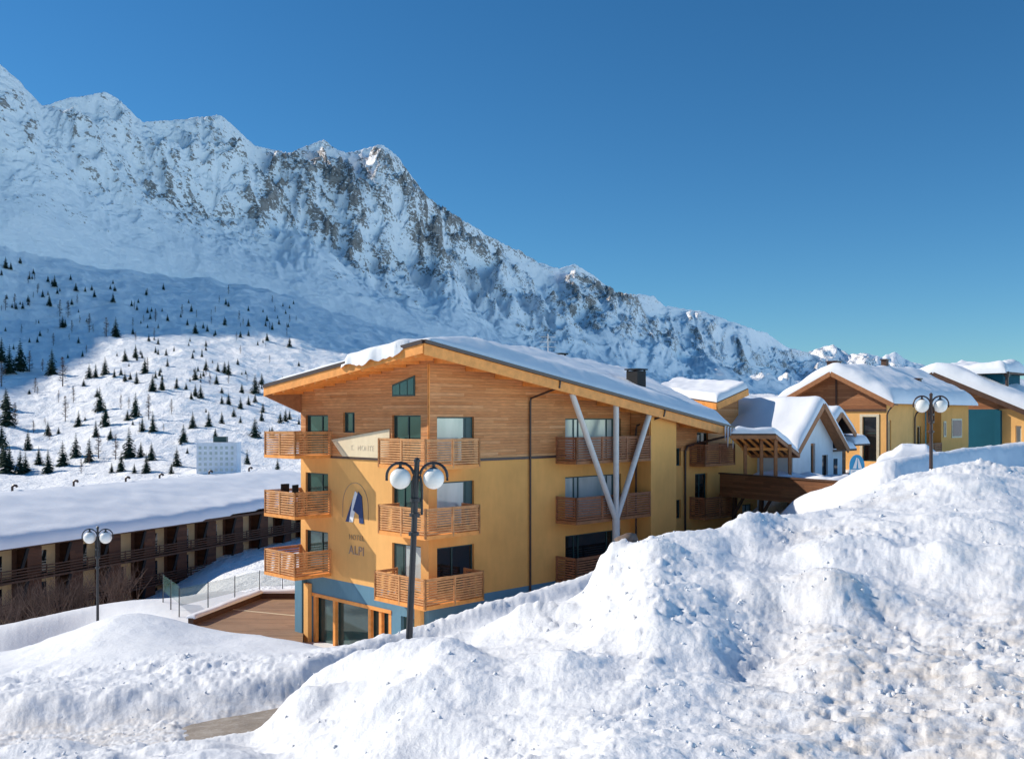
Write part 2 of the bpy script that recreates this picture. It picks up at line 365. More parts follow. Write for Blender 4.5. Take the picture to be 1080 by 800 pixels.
# ------------------------------------------------------------------ terrain: feature lines (px -> depth, height)
def line(*pts):
    """pts: (px, D, y or None, z or None)"""
    px = [p[0] for p in pts]; D = [p[1] for p in pts]
    z = [(-(p[2]-HY)/F*p[1]) if p[2] is not None else p[3] for p in pts]
    return np.array(px, float), np.array(D, float), np.array(z, float)
N_ = None
FL = [
 line((-1500,1.2,N_,-2.9),(0,1.2,N_,-2.9),(300,1.2,N_,-2.3),(1080,1.2,N_,-2.2),(2600,1.2,N_,-2.2)),
 line((-1500,5,N_,-3.2),(0,5,N_,-3.2),(250,5,N_,-2.9),(400,5,N_,-2.35),(640,5,N_,-2.05),(1080,5,N_,-2.3),(2600,5,N_,-2.3)),
 line((-1500,8,N_,-3.3),(0,8.3,N_,-3.4),(190,9,N_,-3.2),(300,9.5,N_,-3.15),(400,9.5,N_,-2.8),(500,9.5,N_,-2.65),(640,9.5,N_,-2.3),(700,9.5,N_,-2.4),(800,10,N_,-2.4),(900,11,N_,-2.4),(1000,12,N_,-2.35),(1080,12,N_,-2.3),(2600,12,N_,-2.2)),
 # crest of the near mound
 line((-1500,11,N_,-3.7),(0,11,786,N_),(60,11,777,N_),(100,11,786,N_),(190,11.5,782,N_),(270,12.5,770,N_),(300,13,742,N_),(330,14,707,N_),(370,14.5,688,N_),(430,15,673,N_),(480,15.3,670,N_),(516,15.5,660,N_),(552,16,637,N_),(590,16,633,N_),(618,16,622,N_),(636,15.5,583,N_),(660,15.7,574,N_),(690,16,563,N_),(765,17,553,N_),(795,18,539,N_),(850,20,542,N_),(890,22,531,N_),(940,24,507,N_),(1000,26,491,N_),(1035,26,486,N_),(1080,26,493,N_),(1500,26,490,N_),(2600,26,490,N_)),
 # near edge of the road
 line((-1500,13,N_,-4.8),(0,13,812,N_),(190,13.5,796,N_),(250,13.8,792,N_),(300,15,772,N_),(360,17,735,N_),(431,18.5,715,N_),(480,19,700,N_),(560,19.5,675,N_),(624,20,655,N_),(700,21,600,N_),(800,22,578,N_),(850,24,572,N_),(900,27,562,N_),(960,31,524,N_),(1080,31,520,N_),(2600,31,515,N_)),
 # far edge of the road, foot of the ploughed bank
 line((-1500,16.5,N_,-5.5),(0,17,772,N_),(100,17.3,768,N_),(200,17.8,754,N_),(250,18.2,745,N_),(300,19,738,N_),(330,19.6,733,N_),(360,20.6,715,N_),(431,23.5,692,N_),(480,24.3,672,N_),(590,27,644,N_),(624,28,636,N_),(700,30,612,N_),(800,32,590,N_),(850,38,590,N_),(900,35,560,N_),(960,37,530,N_),(1080,44,520,N_),(2600,46,515,N_)),
 # top of the bank
 line((-1500,17,N_,-5.0),(0,17.4,735,N_),(100,17.8,729,N_),(200,18.3,723,N_),(250,18.8,714,N_),(300,19.5,704,N_),(320,20,692,N_),(360,21,680,N_),(415,23,668,N_),(431,24,662,N_),(480,25,646,N_),(590,28,613,N_),(624,29,601,N_),(700,32,590,N_),(780,44,590,N_),(850,47,572,N_),(890,43,560,N_),(905,38,530,N_),(915,36.9,510,N_),(950,39.2,508,N_),(1000,43,505,N_),(1040,46.5,502,N_),(1080,50,500,N_),(1500,57,498,N_),(2600,60,495,N_)),
 line((-1500,23,N_,-5.6),(0,23,712,N_),(100,22,697,N_),(200,22,691,N_),(300,22,689,N_),(340,22.5,685,N_),(400,25,N_,-5.7),(431,26,N_,-6.0),(500,28,N_,-6.6),(624,32,N_,-7),(700,37,580,N_),(760,46,572,N_),(800,49,548,N_),(825,49.5,530,N_),(846,49.5,521,N_),(880,47,514,N_),(898,42,500,N_),(912,38.2,490,N_),(950,40.6,481,N_),(1000,44.6,475,N_),(1040,48,469,N_),(1080,52,465,N_),(1500,60,460,N_),(2600,62,460,N_)),
 # crest of the plateau
 line((-1500,30,N_,-7.4),(0,30,688,N_),(50,29,672,N_),(100,28,649,N_),(145,28,642,N_),(180,28,651,N_),(210,28,661,N_),(280,26.5,666,N_),(320,26,675,N_),(345,26.5,682,N_),(400,28,N_,-7.5),(500,32,N_,-8.5),(600,35,N_,-8.6),(700,43,N_,-8.2),(760,50,N_,-7.2),(800,53,N_,-6),(846,53,N_,-5),(900,50,N_,-3.9),(960,52,N_,-3.3),(1080,60,N_,-3.0),(1500,64,N_,-2.6),(2600,66,N_,-2.4)),
 line((-1500,50,N_,-15.5),(0,53,N_,-15.2),(96,58,N_,-13.4),(154,56,N_,-12.3),(200,44,N_,-11.6),(345,40,N_,-11.2),(420,40,N_,-10.8),(500,42,N_,-9.5),(560,46,N_,-9.0),(640,50,N_,-9.0),(700,53,N_,-9),(760,56,N_,-8),(810,58,N_,-5.8),(860,60,N_,-4.6),(900,60,N_,-3.8),(960,62,N_,-3.5),(1080,68,N_,-3.3),(2600,72,N_,-3)),
 line((-1500,54,N_,-13.5),(0,57,656,N_),(30,58,645,N_),(96,61.5,633,N_),(121,62,626,N_),(154,62,628,N_),(200,63,626,N_),(250,66,623,N_),(320,70,N_,-12.3),(400,70,N_,-12),(700,70,N_,-9),(760,70,N_,-7.5),(800,70,N_,-4.6),(900,72,N_,-3.9),(1080,80,N_,-3.7),(2600,84,N_,-3.2)),
 line((-1500,76,N_,-19.6),(0,78,N_,-19.6),(150,80,N_,-19.4),(195,84,N_,-18.2),(210,86,620,N_),(240,92,609,N_),(280,97,598,N_),(320,102,588,N_),(400,105,N_,-14),(700,105,N_,-9),(800,105,N_,-4.5),(1080,105,N_,-4),(2600,105,N_,-3.5)),
 line((-1500,150,N_,-17),(0,150,N_,-17),(320,160,N_,-16),(500,160,N_,-12),(800,160,N_,-5),(1080,160,N_,-4),(2600,160,N_,-4)),
 line((-1500,240,N_,20),(-300,250,N_,0),(0,255,508,N_),(80,260,500,N_),(160,260,490,N_),(240,260,493,N_),(320,260,506,N_),(450,260,N_,-14),(800,260,N_,-6),(1080,260,N_,-5),(2600,260,N_,-5)),
 # knoll
 line((-1500,330,N_,110),(-300,380,N_,50),(0,420,420,N_),(60,420,415,N_),(110,420,402,N_),(160,420,388,N_),(230,420,394,N_),(280,420,412,N_),(320,420,432,N_),(400,420,446,N_),(600,420,447,N_),(1080,420,444,N_),(2600,420,444,N_)),
 line((-1500,400,N_,190),(-300,520,N_,140),(0,600,345,N_),(100,600,350,N_),(160,600,362,N_),(240,600,378,N_),(320,600,400,N_),(400,600,424,N_),(500,600,436,N_),(700,700,441,N_),(1080,900,440,N_),(2600,900,440,N_)),
 line((-1500,440,N_,260),(-300,620,N_,210),(0,690,262,N_),(100,780,280,N_),(200,880,290,N_),(300,950,300,N_),(400,1000,345,N_),(500,1100,372,N_),(600,1300,395,N_),(700,1600,412,N_),(800,2000,425,N_),(900,3000,430,N_),(1080,4000,432,N_),(2600,4000,432,N_)),
 line((-1500,470,N_,300),(-300,700,N_,275),(0,750,165,N_),(100,870,190,N_),(200,1000,215,N_),(300,1150,235,N_),(400,1250,255,N_),(480,1450,290,N_),(568,1800,325,N_),(640,2100,345,N_),(700,2400,355,N_),(790,3000,375,N_),(850,4000,395,N_),(950,5500,398,N_),(1080,5500,412,N_),(2600,5500,420,N_)),
]
sky_px = [-1500,-600,-300,-100,-40,0,20,45,75,110,125,150,190,232,250,268,305,320,342,352,365,380,403,420,435,450,480,520,550,568,590,605,625,650,660,690,700,740,790,810,830,850,880,895,915,930,945,955,978,1000,1080,1500,2600]
sky_y = [-720,-210,-45,45,62,68,85,112,103,97,104,129,126,121,136,153,161,155,147,155,161,158,152,164,186,206,226,251,263,276,283,278,289,306,308,312,322,328,345,352,366,371,363,373,372,376,370,379,386,396,400,400,400]
dp = [-1500,-600,-300,-100,0,100,230,300,340,403,480,568,605,690,790,850,880,950,1080,2600]
dd = [500,740,760,780,820,950,1150,1300,1400,1500,1750,2200,2350,3000,3700,5200,6000,6500,7000,7000]
rD = np.interp(sky_px, dp, dd)
FL.append((np.array(sky_px, float), rD, -(np.array(sky_y, float)-HY)/F*rD))
FL.append((np.array(sky_px, float), rD*1.3, -(np.array(sky_y, float)-HY)/F*rD*.55))
def gsm(a, s, axis=0):
    """gaussian smoothing with edge padding"""
    if s <= 0: return a
    r = int(3*s+1); k = np.exp(-.5*(np.arange(-r, r+1)/s)**2); k /= k.sum()
    pad = [(0, 0)]*a.ndim; pad[axis] = (r, r); b = np.pad(a, pad, mode='edge')
    out = np.zeros_like(a); n = a.shape[axis]
    for i, w in enumerate(k):
        out += w*np.take(b, np.arange(i, i+n), axis=axis)
    return out
def field(pxs, lnD, smp=(4,)*len(FL)):
    """base height on the fan grid: rows = depth, cols = px"""
    nK = len(FL); Dk = np.zeros((nK, len(pxs))); Zk = np.zeros((nK, len(pxs)))
    fine = np.arange(-1500, 2601, 2.0)
    for k, (p, D, z) in enumerate(FL):
        a = np.interp(fine, p, D); b = np.interp(fine, p, z)
        s = 2.5 if k >= nK-2 else (3 if k == 3 else (12 if k < 12 else 22))
        if k >= nK-2: s = .8
        Dk[k] = np.interp(pxs, fine, gsm(a, s)); Zk[k] = np.interp(pxs, fine, gsm(b, s))
    Z = np.zeros((len(lnD), len(pxs)))
    for j in range(len(pxs)):
        Z[:, j] = np.interp(lnD, np.log(Dk[:, j]), Zk[:, j])
    return Z, Dk, Zk
# ---- near ground: depth 1.2 .. 64
EPX = np.concatenate([np.arange(-1500, -60, 12.0), np.arange(-60, 1140, 1.35), np.arange(1140, 2601, 12.0)])
NL = np.arange(math.log(1.2), math.log(66), .0062)
Zn, Dk, Zk = field(EPX, NL)
Zn = gsm(Zn, 3.0, 0)
XX = (EPX[None, :]-CX)/F*np.exp(NL)[:, None]; YY = np.repeat(np.exp(NL)[:, None], len(EPX), 1)
# zones
PXg = np.repeat(EPX[None, :], len(NL), 0)
lnk = np.log(Dk)
def between(k0, k1, soft=.03):
    return sstep(-soft, soft, NL[:, None]-lnk[k0][None, :])*sstep(-soft, soft, lnk[k1][None, :]-NL[:, None])
road = between(4, 5, .035)*sstep(460, 380, PXg)
near = 1-sstep(-.02, .1, NL[:, None]-lnk[4][None, :])
bank = between(5, 7, .05)
plate = between(7, 9, .1)
rough = np.clip(near*1.0+bank*.75+.22, 0, 1)
plough = .55+.45*sstep(-.15, .35, gnoise(XX*.14+3, YY*.11, 4))
right_tramp = sstep(700, 900, PXg)*near*sstep(15, 9, YY+0*PXg)
d = np.zeros_like(Zn)
wx = XX+.35*fbm(XX*.7, YY*.7, 3, 91); wy = YY+.35*fbm(XX*.7+9, YY*.7+4, 3, 92)
d += .17*fbm(wx*.40, wy*.34, 3, 1, .42)*rough
soft = sstep(-.1, .45, gnoise(XX*.33+7, YY*.22, 6))
d += .07*billow(wx*.85, wy*.7, 2, 7, .45)*rough*plough
d += .030*billow(wx*2.6, wy*2.3, 3, 21)*rough*plough*(.35+soft)
d -= .09*ridged(wx*.55+wy*.25, wy*.3-wx*.1, 3, 25, .45)*rough
c1, r1 = cell(wx*2.2, wy*2.0, 3)
d += .05*np.clip(.52-c1, 0, 1)*(r1 > .6)*(.4+r1)*rough*plough*(.3+soft)
c2, r2 = cell(wx*6.5, wy*6, 8)
d += .030*np.clip(.5-c2, 0, 1)*(r2 > .5)*rough*plough*(.4+soft)
d += .016*fbm(XX*8, YY*8, 4, 33, .6)*rough
c4, r4 = cell(wx*1.25+3, wy*1.1, 44)      # broken blocks with sharper rims
d += .10*np.clip((.36-c4)*3.0, 0, .55)*(r4 > .62)*(r4-.4)*rough*(.35+soft)
c5, r5 = cell(XX*3.7, YY*3.5, 45)
d += .065*np.clip((.30-c5)*3.5, 0, .6)*(r5 > .72)*rough*(.3+soft)
# trampled pits on the right
c3, r3 = cell(XX*2.6, YY*2.3, 15)
d -= .042*sstep(.4, .1, c3)*(r3 > .35)*right_tramp
c3, r3 = cell(XX*5.6, YY*5.0, 18)
d -= .03*sstep(.34, .1, c3)*(r3 > .4)*right_tramp
# a few bigger slabs and hollows of the near mound
def bumpat(px, D, hgt, rx, ry, sharp=1.0, rot=0):
    x0 = (px-CX)/F*D; a = (XX-x0)*math.cos(rot)+(YY-D)*math.sin(rot); b = -(XX-x0)*math.sin(rot)+(YY-D)*math.cos(rot)
    q = (a/rx)**2+(b/ry)**2
    return hgt*np.exp(-q**sharp)
for a in [(636,15.3,.2,.5,.5,1.5),(655,14.6,.12,.9,.7,1.0,.4),(700,14.2,.08,.9,.7,1,.2),(800,18,.22,1.0,1.2,1.2),(765,16.8,.12,1.2,1),
          (760,10.6,.07,.5,1.5,1.0,.5),(690,11,.08,.5,1.8,1.0,.4),(600,9.5,.16,.6,.8,1.2),(430,12.5,.26,1.0,.8,1.1,.2),(480,14.5,-.3,.7,1.6,1,.1),
          (440,11,.2,.7,.8,1.3),(390,13,.2,.8,.7,1.2),(340,13.4,.22,.7,.6,1.4),(310,12,.2,.5,.5,1.4),(345,10.5,.18,.6,.6,1.3),(380,9.4,.18,.5,.5,1.4),
          (520,12,-.16,1,.8),(860,13,.22,1.1,1.0,1.3,.3),(920,15,.24,1.4,1.0,1.3,-.2),(960,17,.2,1.4,1.1,1.2),(890,19,.2,1.2,1.2),(1010,22,.2,2,1.5),
          (1040,14,.22,.9,.9,1.4),(820,9.5,-.14,.5,.7),(700,8.3,.1,.4,.5,1.3),(1075,25,-.15,1.5,2),(560,14.6,.16,.8,.6),(1000,24.5,.18,1.8,1.2,1.4)]:
    d += bumpat(*a)*(1+.5*fbm(XX*1.3, YY*1.3, 2, 55))
# blocky face of the ploughed bank
d += .07*billow(XX*1.3, YY*1.6, 3, 61)*bank
# plateau: gentle, a few old lumps
d += .10*fbm(XX*.35, YY*.3, 3, 71)*plate+.05*np.clip(billow(XX*1.4, YY*1.2, 2, 73), 0, 1)*plate*sstep(.0, .3, gnoise(XX*.3, YY*.25, 75))
d *= sstep(1.2, 4, YY)
ROADZ = Zn.copy()
bare = sstep(.4, -.25, (NL[:, None]-lnk[4][None, :])/(lnk[5]-lnk[4])[None, :]-.82+.25*gnoise(XX*1.1, YY*1.1, 6))*sstep(180, 215, PXg+12*gnoise(XX*2, YY*2, 3))*sstep(350, 300, PXg)
d = d*(1-road*.65)-road*(.20*bare-.03)+road*.05*billow(XX*3.5, YY*3.5, 3, 83)*(1-.7*bare)
Zg = Zn+d
# keep the crests where the photograph has them: shift each column of the mound, smoothly
def settle(Zg, k0, k1, crest, lo, hi, s_=14):
    iy = HY-F*Zg/YY; sel = (NL[:, None] > lnk[k0][None, :]) & (NL[:, None] < lnk[k1][None, :])
    cy = np.where(sel, iy, 1e9).min(0); tgt = np.interp(EPX, [c[0] for c in crest], [c[1] for c in crest])
    at = np.argmin(np.where(sel, iy, 1e9), 0); dc = np.exp(NL[at])
    sh_ = (cy-tgt)/F*dc; sh_ = gsm(sh_, s_)*sstep(lo-30, lo, EPX)*sstep(hi+300, hi+40, EPX)
    w_ = sstep(lnk[k0]-.25, lnk[k0]+.15, NL[:, None])*sstep(.12, -.05, NL[:, None]-lnk[k1][None, :])
    return Zg+sh_[None, :]*w_
Zg = settle(Zg, 2, 4, [(-200,786),(0,786),(60,777),(100,786),(190,781),(270,770),(290,752),(310,728),(335,708),(370,690),(430,673),(480,668),(516,659),(552,636),(590,633),(618,624),(630,590),(640,578),(660,572),(690,562),(730,560),(765,552),(795,538),(820,543),(850,541),(890,530),(940,505),(1000,490),(1035,485),(1080,493)], 0, 1080, 10)
Zg = settle(Zg, 5, 7, [(345,684),(360,680),(415,667),(431,661),(480,646),(505,636),(540,625),(590,612),(624,600),(640,596)], 360, 600, 10)
Zg = settle(Zg, 6, 8, [(640,600),(700,585),(800,552),(846,519),(880,512),(900,496),(912,490),(950,481),(1000,474),(1040,469),(1080,465)], 840, 1080, 10)
dirt = .75*right_tramp+.75*road+.25*bank*sstep(.12, .0, NL[:, None]-lnk[5][None, :])+.10*near
dirt = np.clip(dirt+.35*sstep(.1, .5, gnoise(XX*.5, YY*.5, 88))*near*sstep(560, 800, PXg), 0, 1)
ground = grid_mesh('ground', np.stack([XX, YY, Zg], -1), M['ground_snow'], attrs={'dirt': dirt})
tag(ground, kind='structure')
keep = (road[:-1, :-1] > .04) & (PXg[:-1, :-1] > -500)
rd = grid_mesh('road', np.stack([XX, YY, ROADZ-.05-.45*np.clip(1-road*1.15, 0, 1)-.25*sstep(.85, 1.0, (NL[:, None]-lnk[4][None, :])/(lnk[5]-lnk[4])[None, :])+.012*fbm(XX*2, YY*2, 3, 5)], -1), M['road_slush'], keep=keep)
tag(rd, kind='structure')
# ---- far terrain: valley, knoll, mountains
FPX = np.concatenate([np.arange(-1500, -60, 9.0), np.arange(-60, 1140, 1.4), np.arange(1140, 2601, 14.0)])
ML0 = np.concatenate([np.arange(math.log(64.5), math.log(300), .012), np.arange(math.log(300), math.log(9200), .006)])
_, Dk2, Zk2 = field(FPX, ML0[:3])
# rows follow the feature lines, so that steep faces get as many rows as they are tall
KN = [np.full(len(FPX), math.log(64.5))]; cnt = [18, 22, 60, 110, 80, 110, 170, 190, 40]
for k_ in range(11, len(FL)): KN.append(np.maximum(np.log(Dk2[k_]), KN[-1]+.015))
LV = np.concatenate([KN[i][None, :]+(KN[i+1]-KN[i])[None, :]*(np.arange(c_)/c_)[:, None] for i, c_ in enumerate(cnt)]+[KN[-1][None, :]])
Zm = np.stack([np.interp(LV[:, j], np.log(Dk2[:, j]), Zk2[:, j]) for j in range(len(FPX))], 1)
DD = np.exp(LV)
s1 = gsm(Zm, 42, 0); nr_ = sstep(math.log(180), math.log(330), LV); s1 = gsm(Zm, 3, 0)*(1-nr_)+s1*nr_; s0 = gsm(Zm, 2.6, 0)
ridge_ln = np.log(Dk2[-2])[None, :]
wr = np.exp(-((LV-ridge_ln)/.03)**2)
Zm = s1*(1-wr)+s0*wr
PU = np.repeat(FPX[None, :]/F, len(LV), 0)
foot = np.log(Dk2[-4])[None, :]
mm = sstep(-.05, .32, LV-foot)
atr = np.exp(-((LV-ridge_ln)/.035)**2)
QV = .30*LV+Zm/DD
wu = PU+.02*fbm(PU*14, QV*14, 3, 201); wv = QV+.02*fbm(PU*14+5, QV*14, 3, 202)
big = ridged(wu*7.5+wv*2.2, wv*5.5, 6, 11, .55)
gul = ridged(wu*26+wv*16, wv*12-wu*6, 4, 12, .6)
fin = fbm(wu*60, wv*60, 4, 14, .6)
crag = ridged(wu*38-wv*20, wv*44+wu*10, 4, 19, .6)
amp = (1-.8*atr)
far = np.clip((1300/DD)**.7, .25, 1)
hf = np.clip((LV-foot)/(ridge_ln-foot), 0, 1.3)
spur = ridged(PU*F/80+hf*2.3+.6*fbm(PU*16, QV*16, 3, 301), hf*1.3+PU*3, 4, 303, .5)
spw = sstep(.12, .5, hf)*sstep(1.05, .8, hf)
dz = DD*mm*far*(.050*(spur-.4)*spw+.070*(big-.42)*amp+.012*(gul-.4)*(1-.55*atr)+.0050*fin+.0085*(crag-.35)*spw)
# soft ground folds on the lower slopes and the knoll
low = (1-mm)*sstep(math.log(170), math.log(320), LV)
dz += DD*low*(.006*fbm(PU*7+1, LV*6, 4, 31)+.0026*fbm(PU*45, LV*45, 3, 32)+.003*ridged(PU*16, LV*14, 4, 36))
dz += (1-sstep(math.log(170), math.log(320), LV))*.25*fbm((PU-CX/F)*DD*.12, DD*.12, 3, 41)
Zf = Zm+dz
for _ in range(2):      # hold the skyline
    iy = np.where(LV > foot, HY-F*Zf/DD, 1e9); cy = iy.min(0); at = np.argmin(iy, 0)
    tg = np.interp(FPX, sky_px, sky_y)+1.2*gnoise(FPX*.21, FPX*0+.5, 6)+.8*gnoise(FPX*.5, FPX*0+.5, 8)
    Zf = Zf+(gsm((cy-tg)/F*DD[at, np.arange(len(FPX))], 1.0))[None, :]*np.exp(-((LV-LV[at, np.arange(len(FPX))][None, :])/.09)**2)
Xf = (PU-CX/F)*DD; Yf = DD.copy()
IY = HY-F*Zf/DD; IX = PU*F
# rock: steep and convex places, bands where the photo shows crags
gv = np.gradient(Zf, axis=0)/np.gradient(Yf, axis=0); gu = np.gradient(Zf, axis=1)/np.gradient(Xf, axis=1)
slope = np.hypot(gv, gu)
def blob(x, y, rx, ry, a=0):
    c, s = math.cos(math.radians(a)), math.sin(math.radians(a)); u = (IX-x)*c+(IY-y)*s; v = -(IX-x)*s+(IY-y)*c
    return np.exp(-((u/rx)**2+(v/ry)**2))
rk = np.zeros_like(Zf)
for b, w in [((15,212,34,18,25),1.25),((70,238,44,20,35),1.4),((110,200,50,14,40),.8),((140,165,60,14,52),.55),((190,215,55,20,20),.95),((255,225,45,16,-15),.9),((280,200,22,26,70),.7),
             ((120,115,30,10,40),.45),((290,170,26,12,60),.7),((345,180,30,22,20),.95),((370,200,30,16,30),.8),((340,240,60,15,32),1.2),((395,275,55,15,38),1.2),
             ((385,230,14,10,0),.7),((358,290,16,9,10),.7),((430,180,40,14,60),.6),((450,255,30,24,35),1.1),((480,230,40,10,35),.7),((530,258,50,9,20),1.0),((560,270,20,8,20),.9),
             ((462,290,14,12,60),.8),((620,315,26,20,20),1.0),((650,305,30,10,20),.8),((660,350,60,20,10),.45),((560,345,40,8,15),.45),((215,262,30,6,60),.6),((600,365,50,14,15),.5),((710,345,50,20,20),.4),((790,375,50,20,25),.6),((870,385,60,12,0),.4),((930,385,40,12,0),.4),
             ((20,100,16,24,70),.6),((45,140,20,30,60),.35)]:
    rk += w*blob(*b)
rk = np.clip(rk, 0, 1.1)
conv = (Zf-gsm(gsm(Zf, 4, 0), 4, 1))/DD/far
rock = np.where(mm > .01, -.16-.22*atr+.16*sstep(.35, .8, hf)+np.clip(conv*140, -.28, .28)+rk*.36+np.clip((slope-.75)*.35, -.12, .3)*mm+.1*(big-.5), -.5)
rock = rock*sstep(0, .2, mm)-(1-sstep(0, .2, mm))*.6
Zf = Zf-DD*.0035*rk*mm*ridged(wu*60, wv*60, 3, 77)
mt = grid_mesh('mountains', np.stack([Xf, Yf, Zf], -1), M['mountain_snow'], attrs={'rock': rock})
tag(mt, kind='structure')
def ground_at_image(px, y, Dmin=150, Dmax=2500):
    j = int(np.argmin(np.abs(FPX-px))); col = IY[:, j]; ok = (DD[:, j] > Dmin) & (DD[:, j] < Dmax) & (col <= y)
    i = int(np.argmax(ok)) if ok.any() else int(np.searchsorted(DD[:, j], 350))
    return Vector((Xf[i, j], Yf[i, j], Zf[i, j]))
def ground_z(px, D):
    j = int(np.argmin(np.abs(EPX-px))); i = int(np.argmin(np.abs(NL-math.log(D))))
    return float(Zg[i, j])
def ground_xy(x, y): return ground_z(CX+F*x/y, y)
# ------------------------------------------------------------------ building helpers
def wall(mb, axis, c, a0, a1, z0, z1, ops=(), ztop=None, inward=1, depth=.2, step=1.5):
    """one wall with real openings; axis 'x': plane y=c running along x, 'y': plane x=c running along y"""
    def pt(a, z, d=0): return (a, c+inward*d, z) if axis == 'x' else (c+inward*d, a, z)
    A = {a0, a1}; Z = {z0, z1}
    for o in ops:
        A |= {min(max(o[0], a0), a1), min(max(o[1], a0), a1)}; Z |= {min(max(o[2], z0), z1), min(max(o[3], z0), z1)}
    if ztop:
        k = max(1, int((a1-a0)/step)); A |= {a0+(a1-a0)*i/k for i in range(k+1)}
    A = sorted(A); Z = sorted(Z)
    cz = lambda a, z: min(z, ztop(a)) if ztop else z
    for i in range(len(A)-1):
        for j in range(len(Z)-1):
            am = (A[i]+A[i+1])/2; zm = (Z[j]+Z[j+1])/2
            if any(o[0] < am < o[1] and o[2] < zm < o[3] for o in ops): continue
            q = [(A[i], cz(A[i], Z[j])), (A[i+1], cz(A[i+1], Z[j])), (A[i+1], cz(A[i+1], Z[j+1])), (A[i], cz(A[i], Z[j+1]))]
            if q[2][1]-q[1][1] < 1e-4 and q[3][1]-q[0][1] < 1e-4: continue
            mb.add([pt(a, z) for a, z in q], [(0, 1, 2, 3)])
    for o in ops:
        x0, x1, y0, y1 = o[0], o[1], max(o[2], z0), min(o[3], z1)
        if y1 <= y0: continue
        lst = [((x0, y0), (x0, y1)), ((x1, y1), (x1, y0))]
        if o[3] <= z1: lst.append(((x0, y1), (x1, y1)))
        if o[2] >= z0: lst.append(((x1, y0), (x0, y0)))
        for p, q in lst:
            mb.add([pt(*p), pt(*q), pt(q[0], q[1], depth), pt(p[0], p[1], depth)], [(0, 1, 2, 3)])
    return mb
def window(parent, axis, c, a0, a1, z0, z1, inward=1, mull=(), fr='frame_green', gl='glass_teal', d=.12, fw=.07, rail=None, name='window', shutter=None, sh_m='frame_green'):
    def bx(mb, p0, p1, q0, q1, d0, d1):
        if axis == 'x': mb.box(p0, p1, c+inward*d0, c+inward*d1, q0, q1)
        else: mb.box(c+inward*d0, c+inward*d1, p0, p1, q0, q1)
    f = MB(); e = .004
    bx(f, a0+e, a0+fw, z0+e, z1-e, d, d+.08); bx(f, a1-fw, a1-e, z0+e, z1-e, d, d+.08)
    bx(f, a0+fw, a1-fw, z1-fw, z1-e, d+.002, d+.078); bx(f, a0+fw, a1-fw, z0+e, z0+fw, d+.002, d+.078)
    for m in mull: bx(f, m-fw/2, m+fw/2, z0+fw, z1-fw, d+.004, d+.076)
    if rail is not None: bx(f, a0+fw, a1-fw, rail-.03, rail+.03, d+.006, d+.07)
    if shutter:
        bx(f, shutter[0], shutter[1], z0+fw, z1-fw, d-.01, d+.03)
    o = f.build(name, M[fr], parent)
    g = MB(); bx(g, a0+.01, a1-.01, z0+.01, z1-.01, d+.045, d+.065); g.build('pane', M[gl], o)
    return o
def snow_patch(name, fn, La, Lb, t, parent, seed=0, r=.35, amp=.25, step=.18, side=.0, edge_noise=.0, matn='roof_snow', sag=.12):
    """snow lying on a surface fn(a,b)->(x,y,z); rounded thick edges; La, Lb in metres"""
    na = max(6, int(La/step)); nb = max(6, int(Lb/step))
    # denser rows at the edges
    def ax(n, L):
        e = np.array([0, .015, .05, .1, .17, .25, .34, .45])*r*2
        e = e[e < L*.4]; mid = np.linspace(e[-1], L-e[-1], n)[1:-1]
        return np.concatenate([e, mid, (L-e)[::-1]])/L
    A = ax(na, La); B = ax(nb, Lb); aa, bb = np.meshgrid(A, B, indexing='ij')
    V = np.array([[fn(a, b) for b in B] for a in A], float)
    X = V[..., 0]; Y = V[..., 1]
    da = np.minimum(aa, 1-aa)*La; db = np.minimum(bb, 1-bb)*Lb
    en = edge_noise*(.5+gnoise(X*1.1+seed, Y*1.1, 7))
    dm = np.minimum(da, db)-en*0
    # rounded by both edges
    ra = np.clip(da/r, 0, 1); rb = np.clip(db/r, 0, 1)
    prof = np.sqrt(1-(1-ra)**2)*np.sqrt(1-(1-rb)**2)
    th = t*(1+amp*2*fbm(X*.33+seed, Y*.33, 3, seed)+amp*.35*fbm(X*1.6, Y*1.6, 3, seed+3))
    th = th*(1-edge_noise*np.clip(gnoise(X*.8+seed, Y*.8, seed+9), -.2, .6)*np.exp(-dm/.8))
    V[..., 2] += np.maximum(th, .04)*prof+.015
    V[..., 2] -= (ra*rb < 1e-6)*sag
    return grid_mesh(name, V, M[matn], parent)
def bil(p00, p10, p11, p01):
    p00, p10, p11, p01 = map(Vector, (p00, p10, p11, p01))
    def f(a, b):
        return tuple((p00*(1-a)+p10*a)*(1-b)+(p01*(1-a)+p11*a)*b)
    La = ((p10-p00).length+(p11-p01).length)/2; Lb = ((p01-p00).length+(p11-p10).length)/2
    return f, La, Lb

# ------------------------------------------------------------------ the hotel. local frame: x runs along the long shaded front, y along the sunlit front
HC = (-3.75, 43.5)
hotel = empty('hotel', (HC[0], HC[1], 0), math.radians(45), 'large hotel with orange wood top storey over yellow stucco and a big tilted snowy roof', 'hotel')
OV = 1.8
def zroof(u, v):
    zl = 3.28-.125*(v+OV)+.045*(u+OV); zr = 3.28-.16*(u+OV)+.37*(v+OV)
    return min(zl, zr)
UR = 22.2; VE = 11.0
def uend(v): return UR+.45*(v+OV)
WB = 28.5
BASE = -12.2; ZW = -2.0; ZB = -8.15
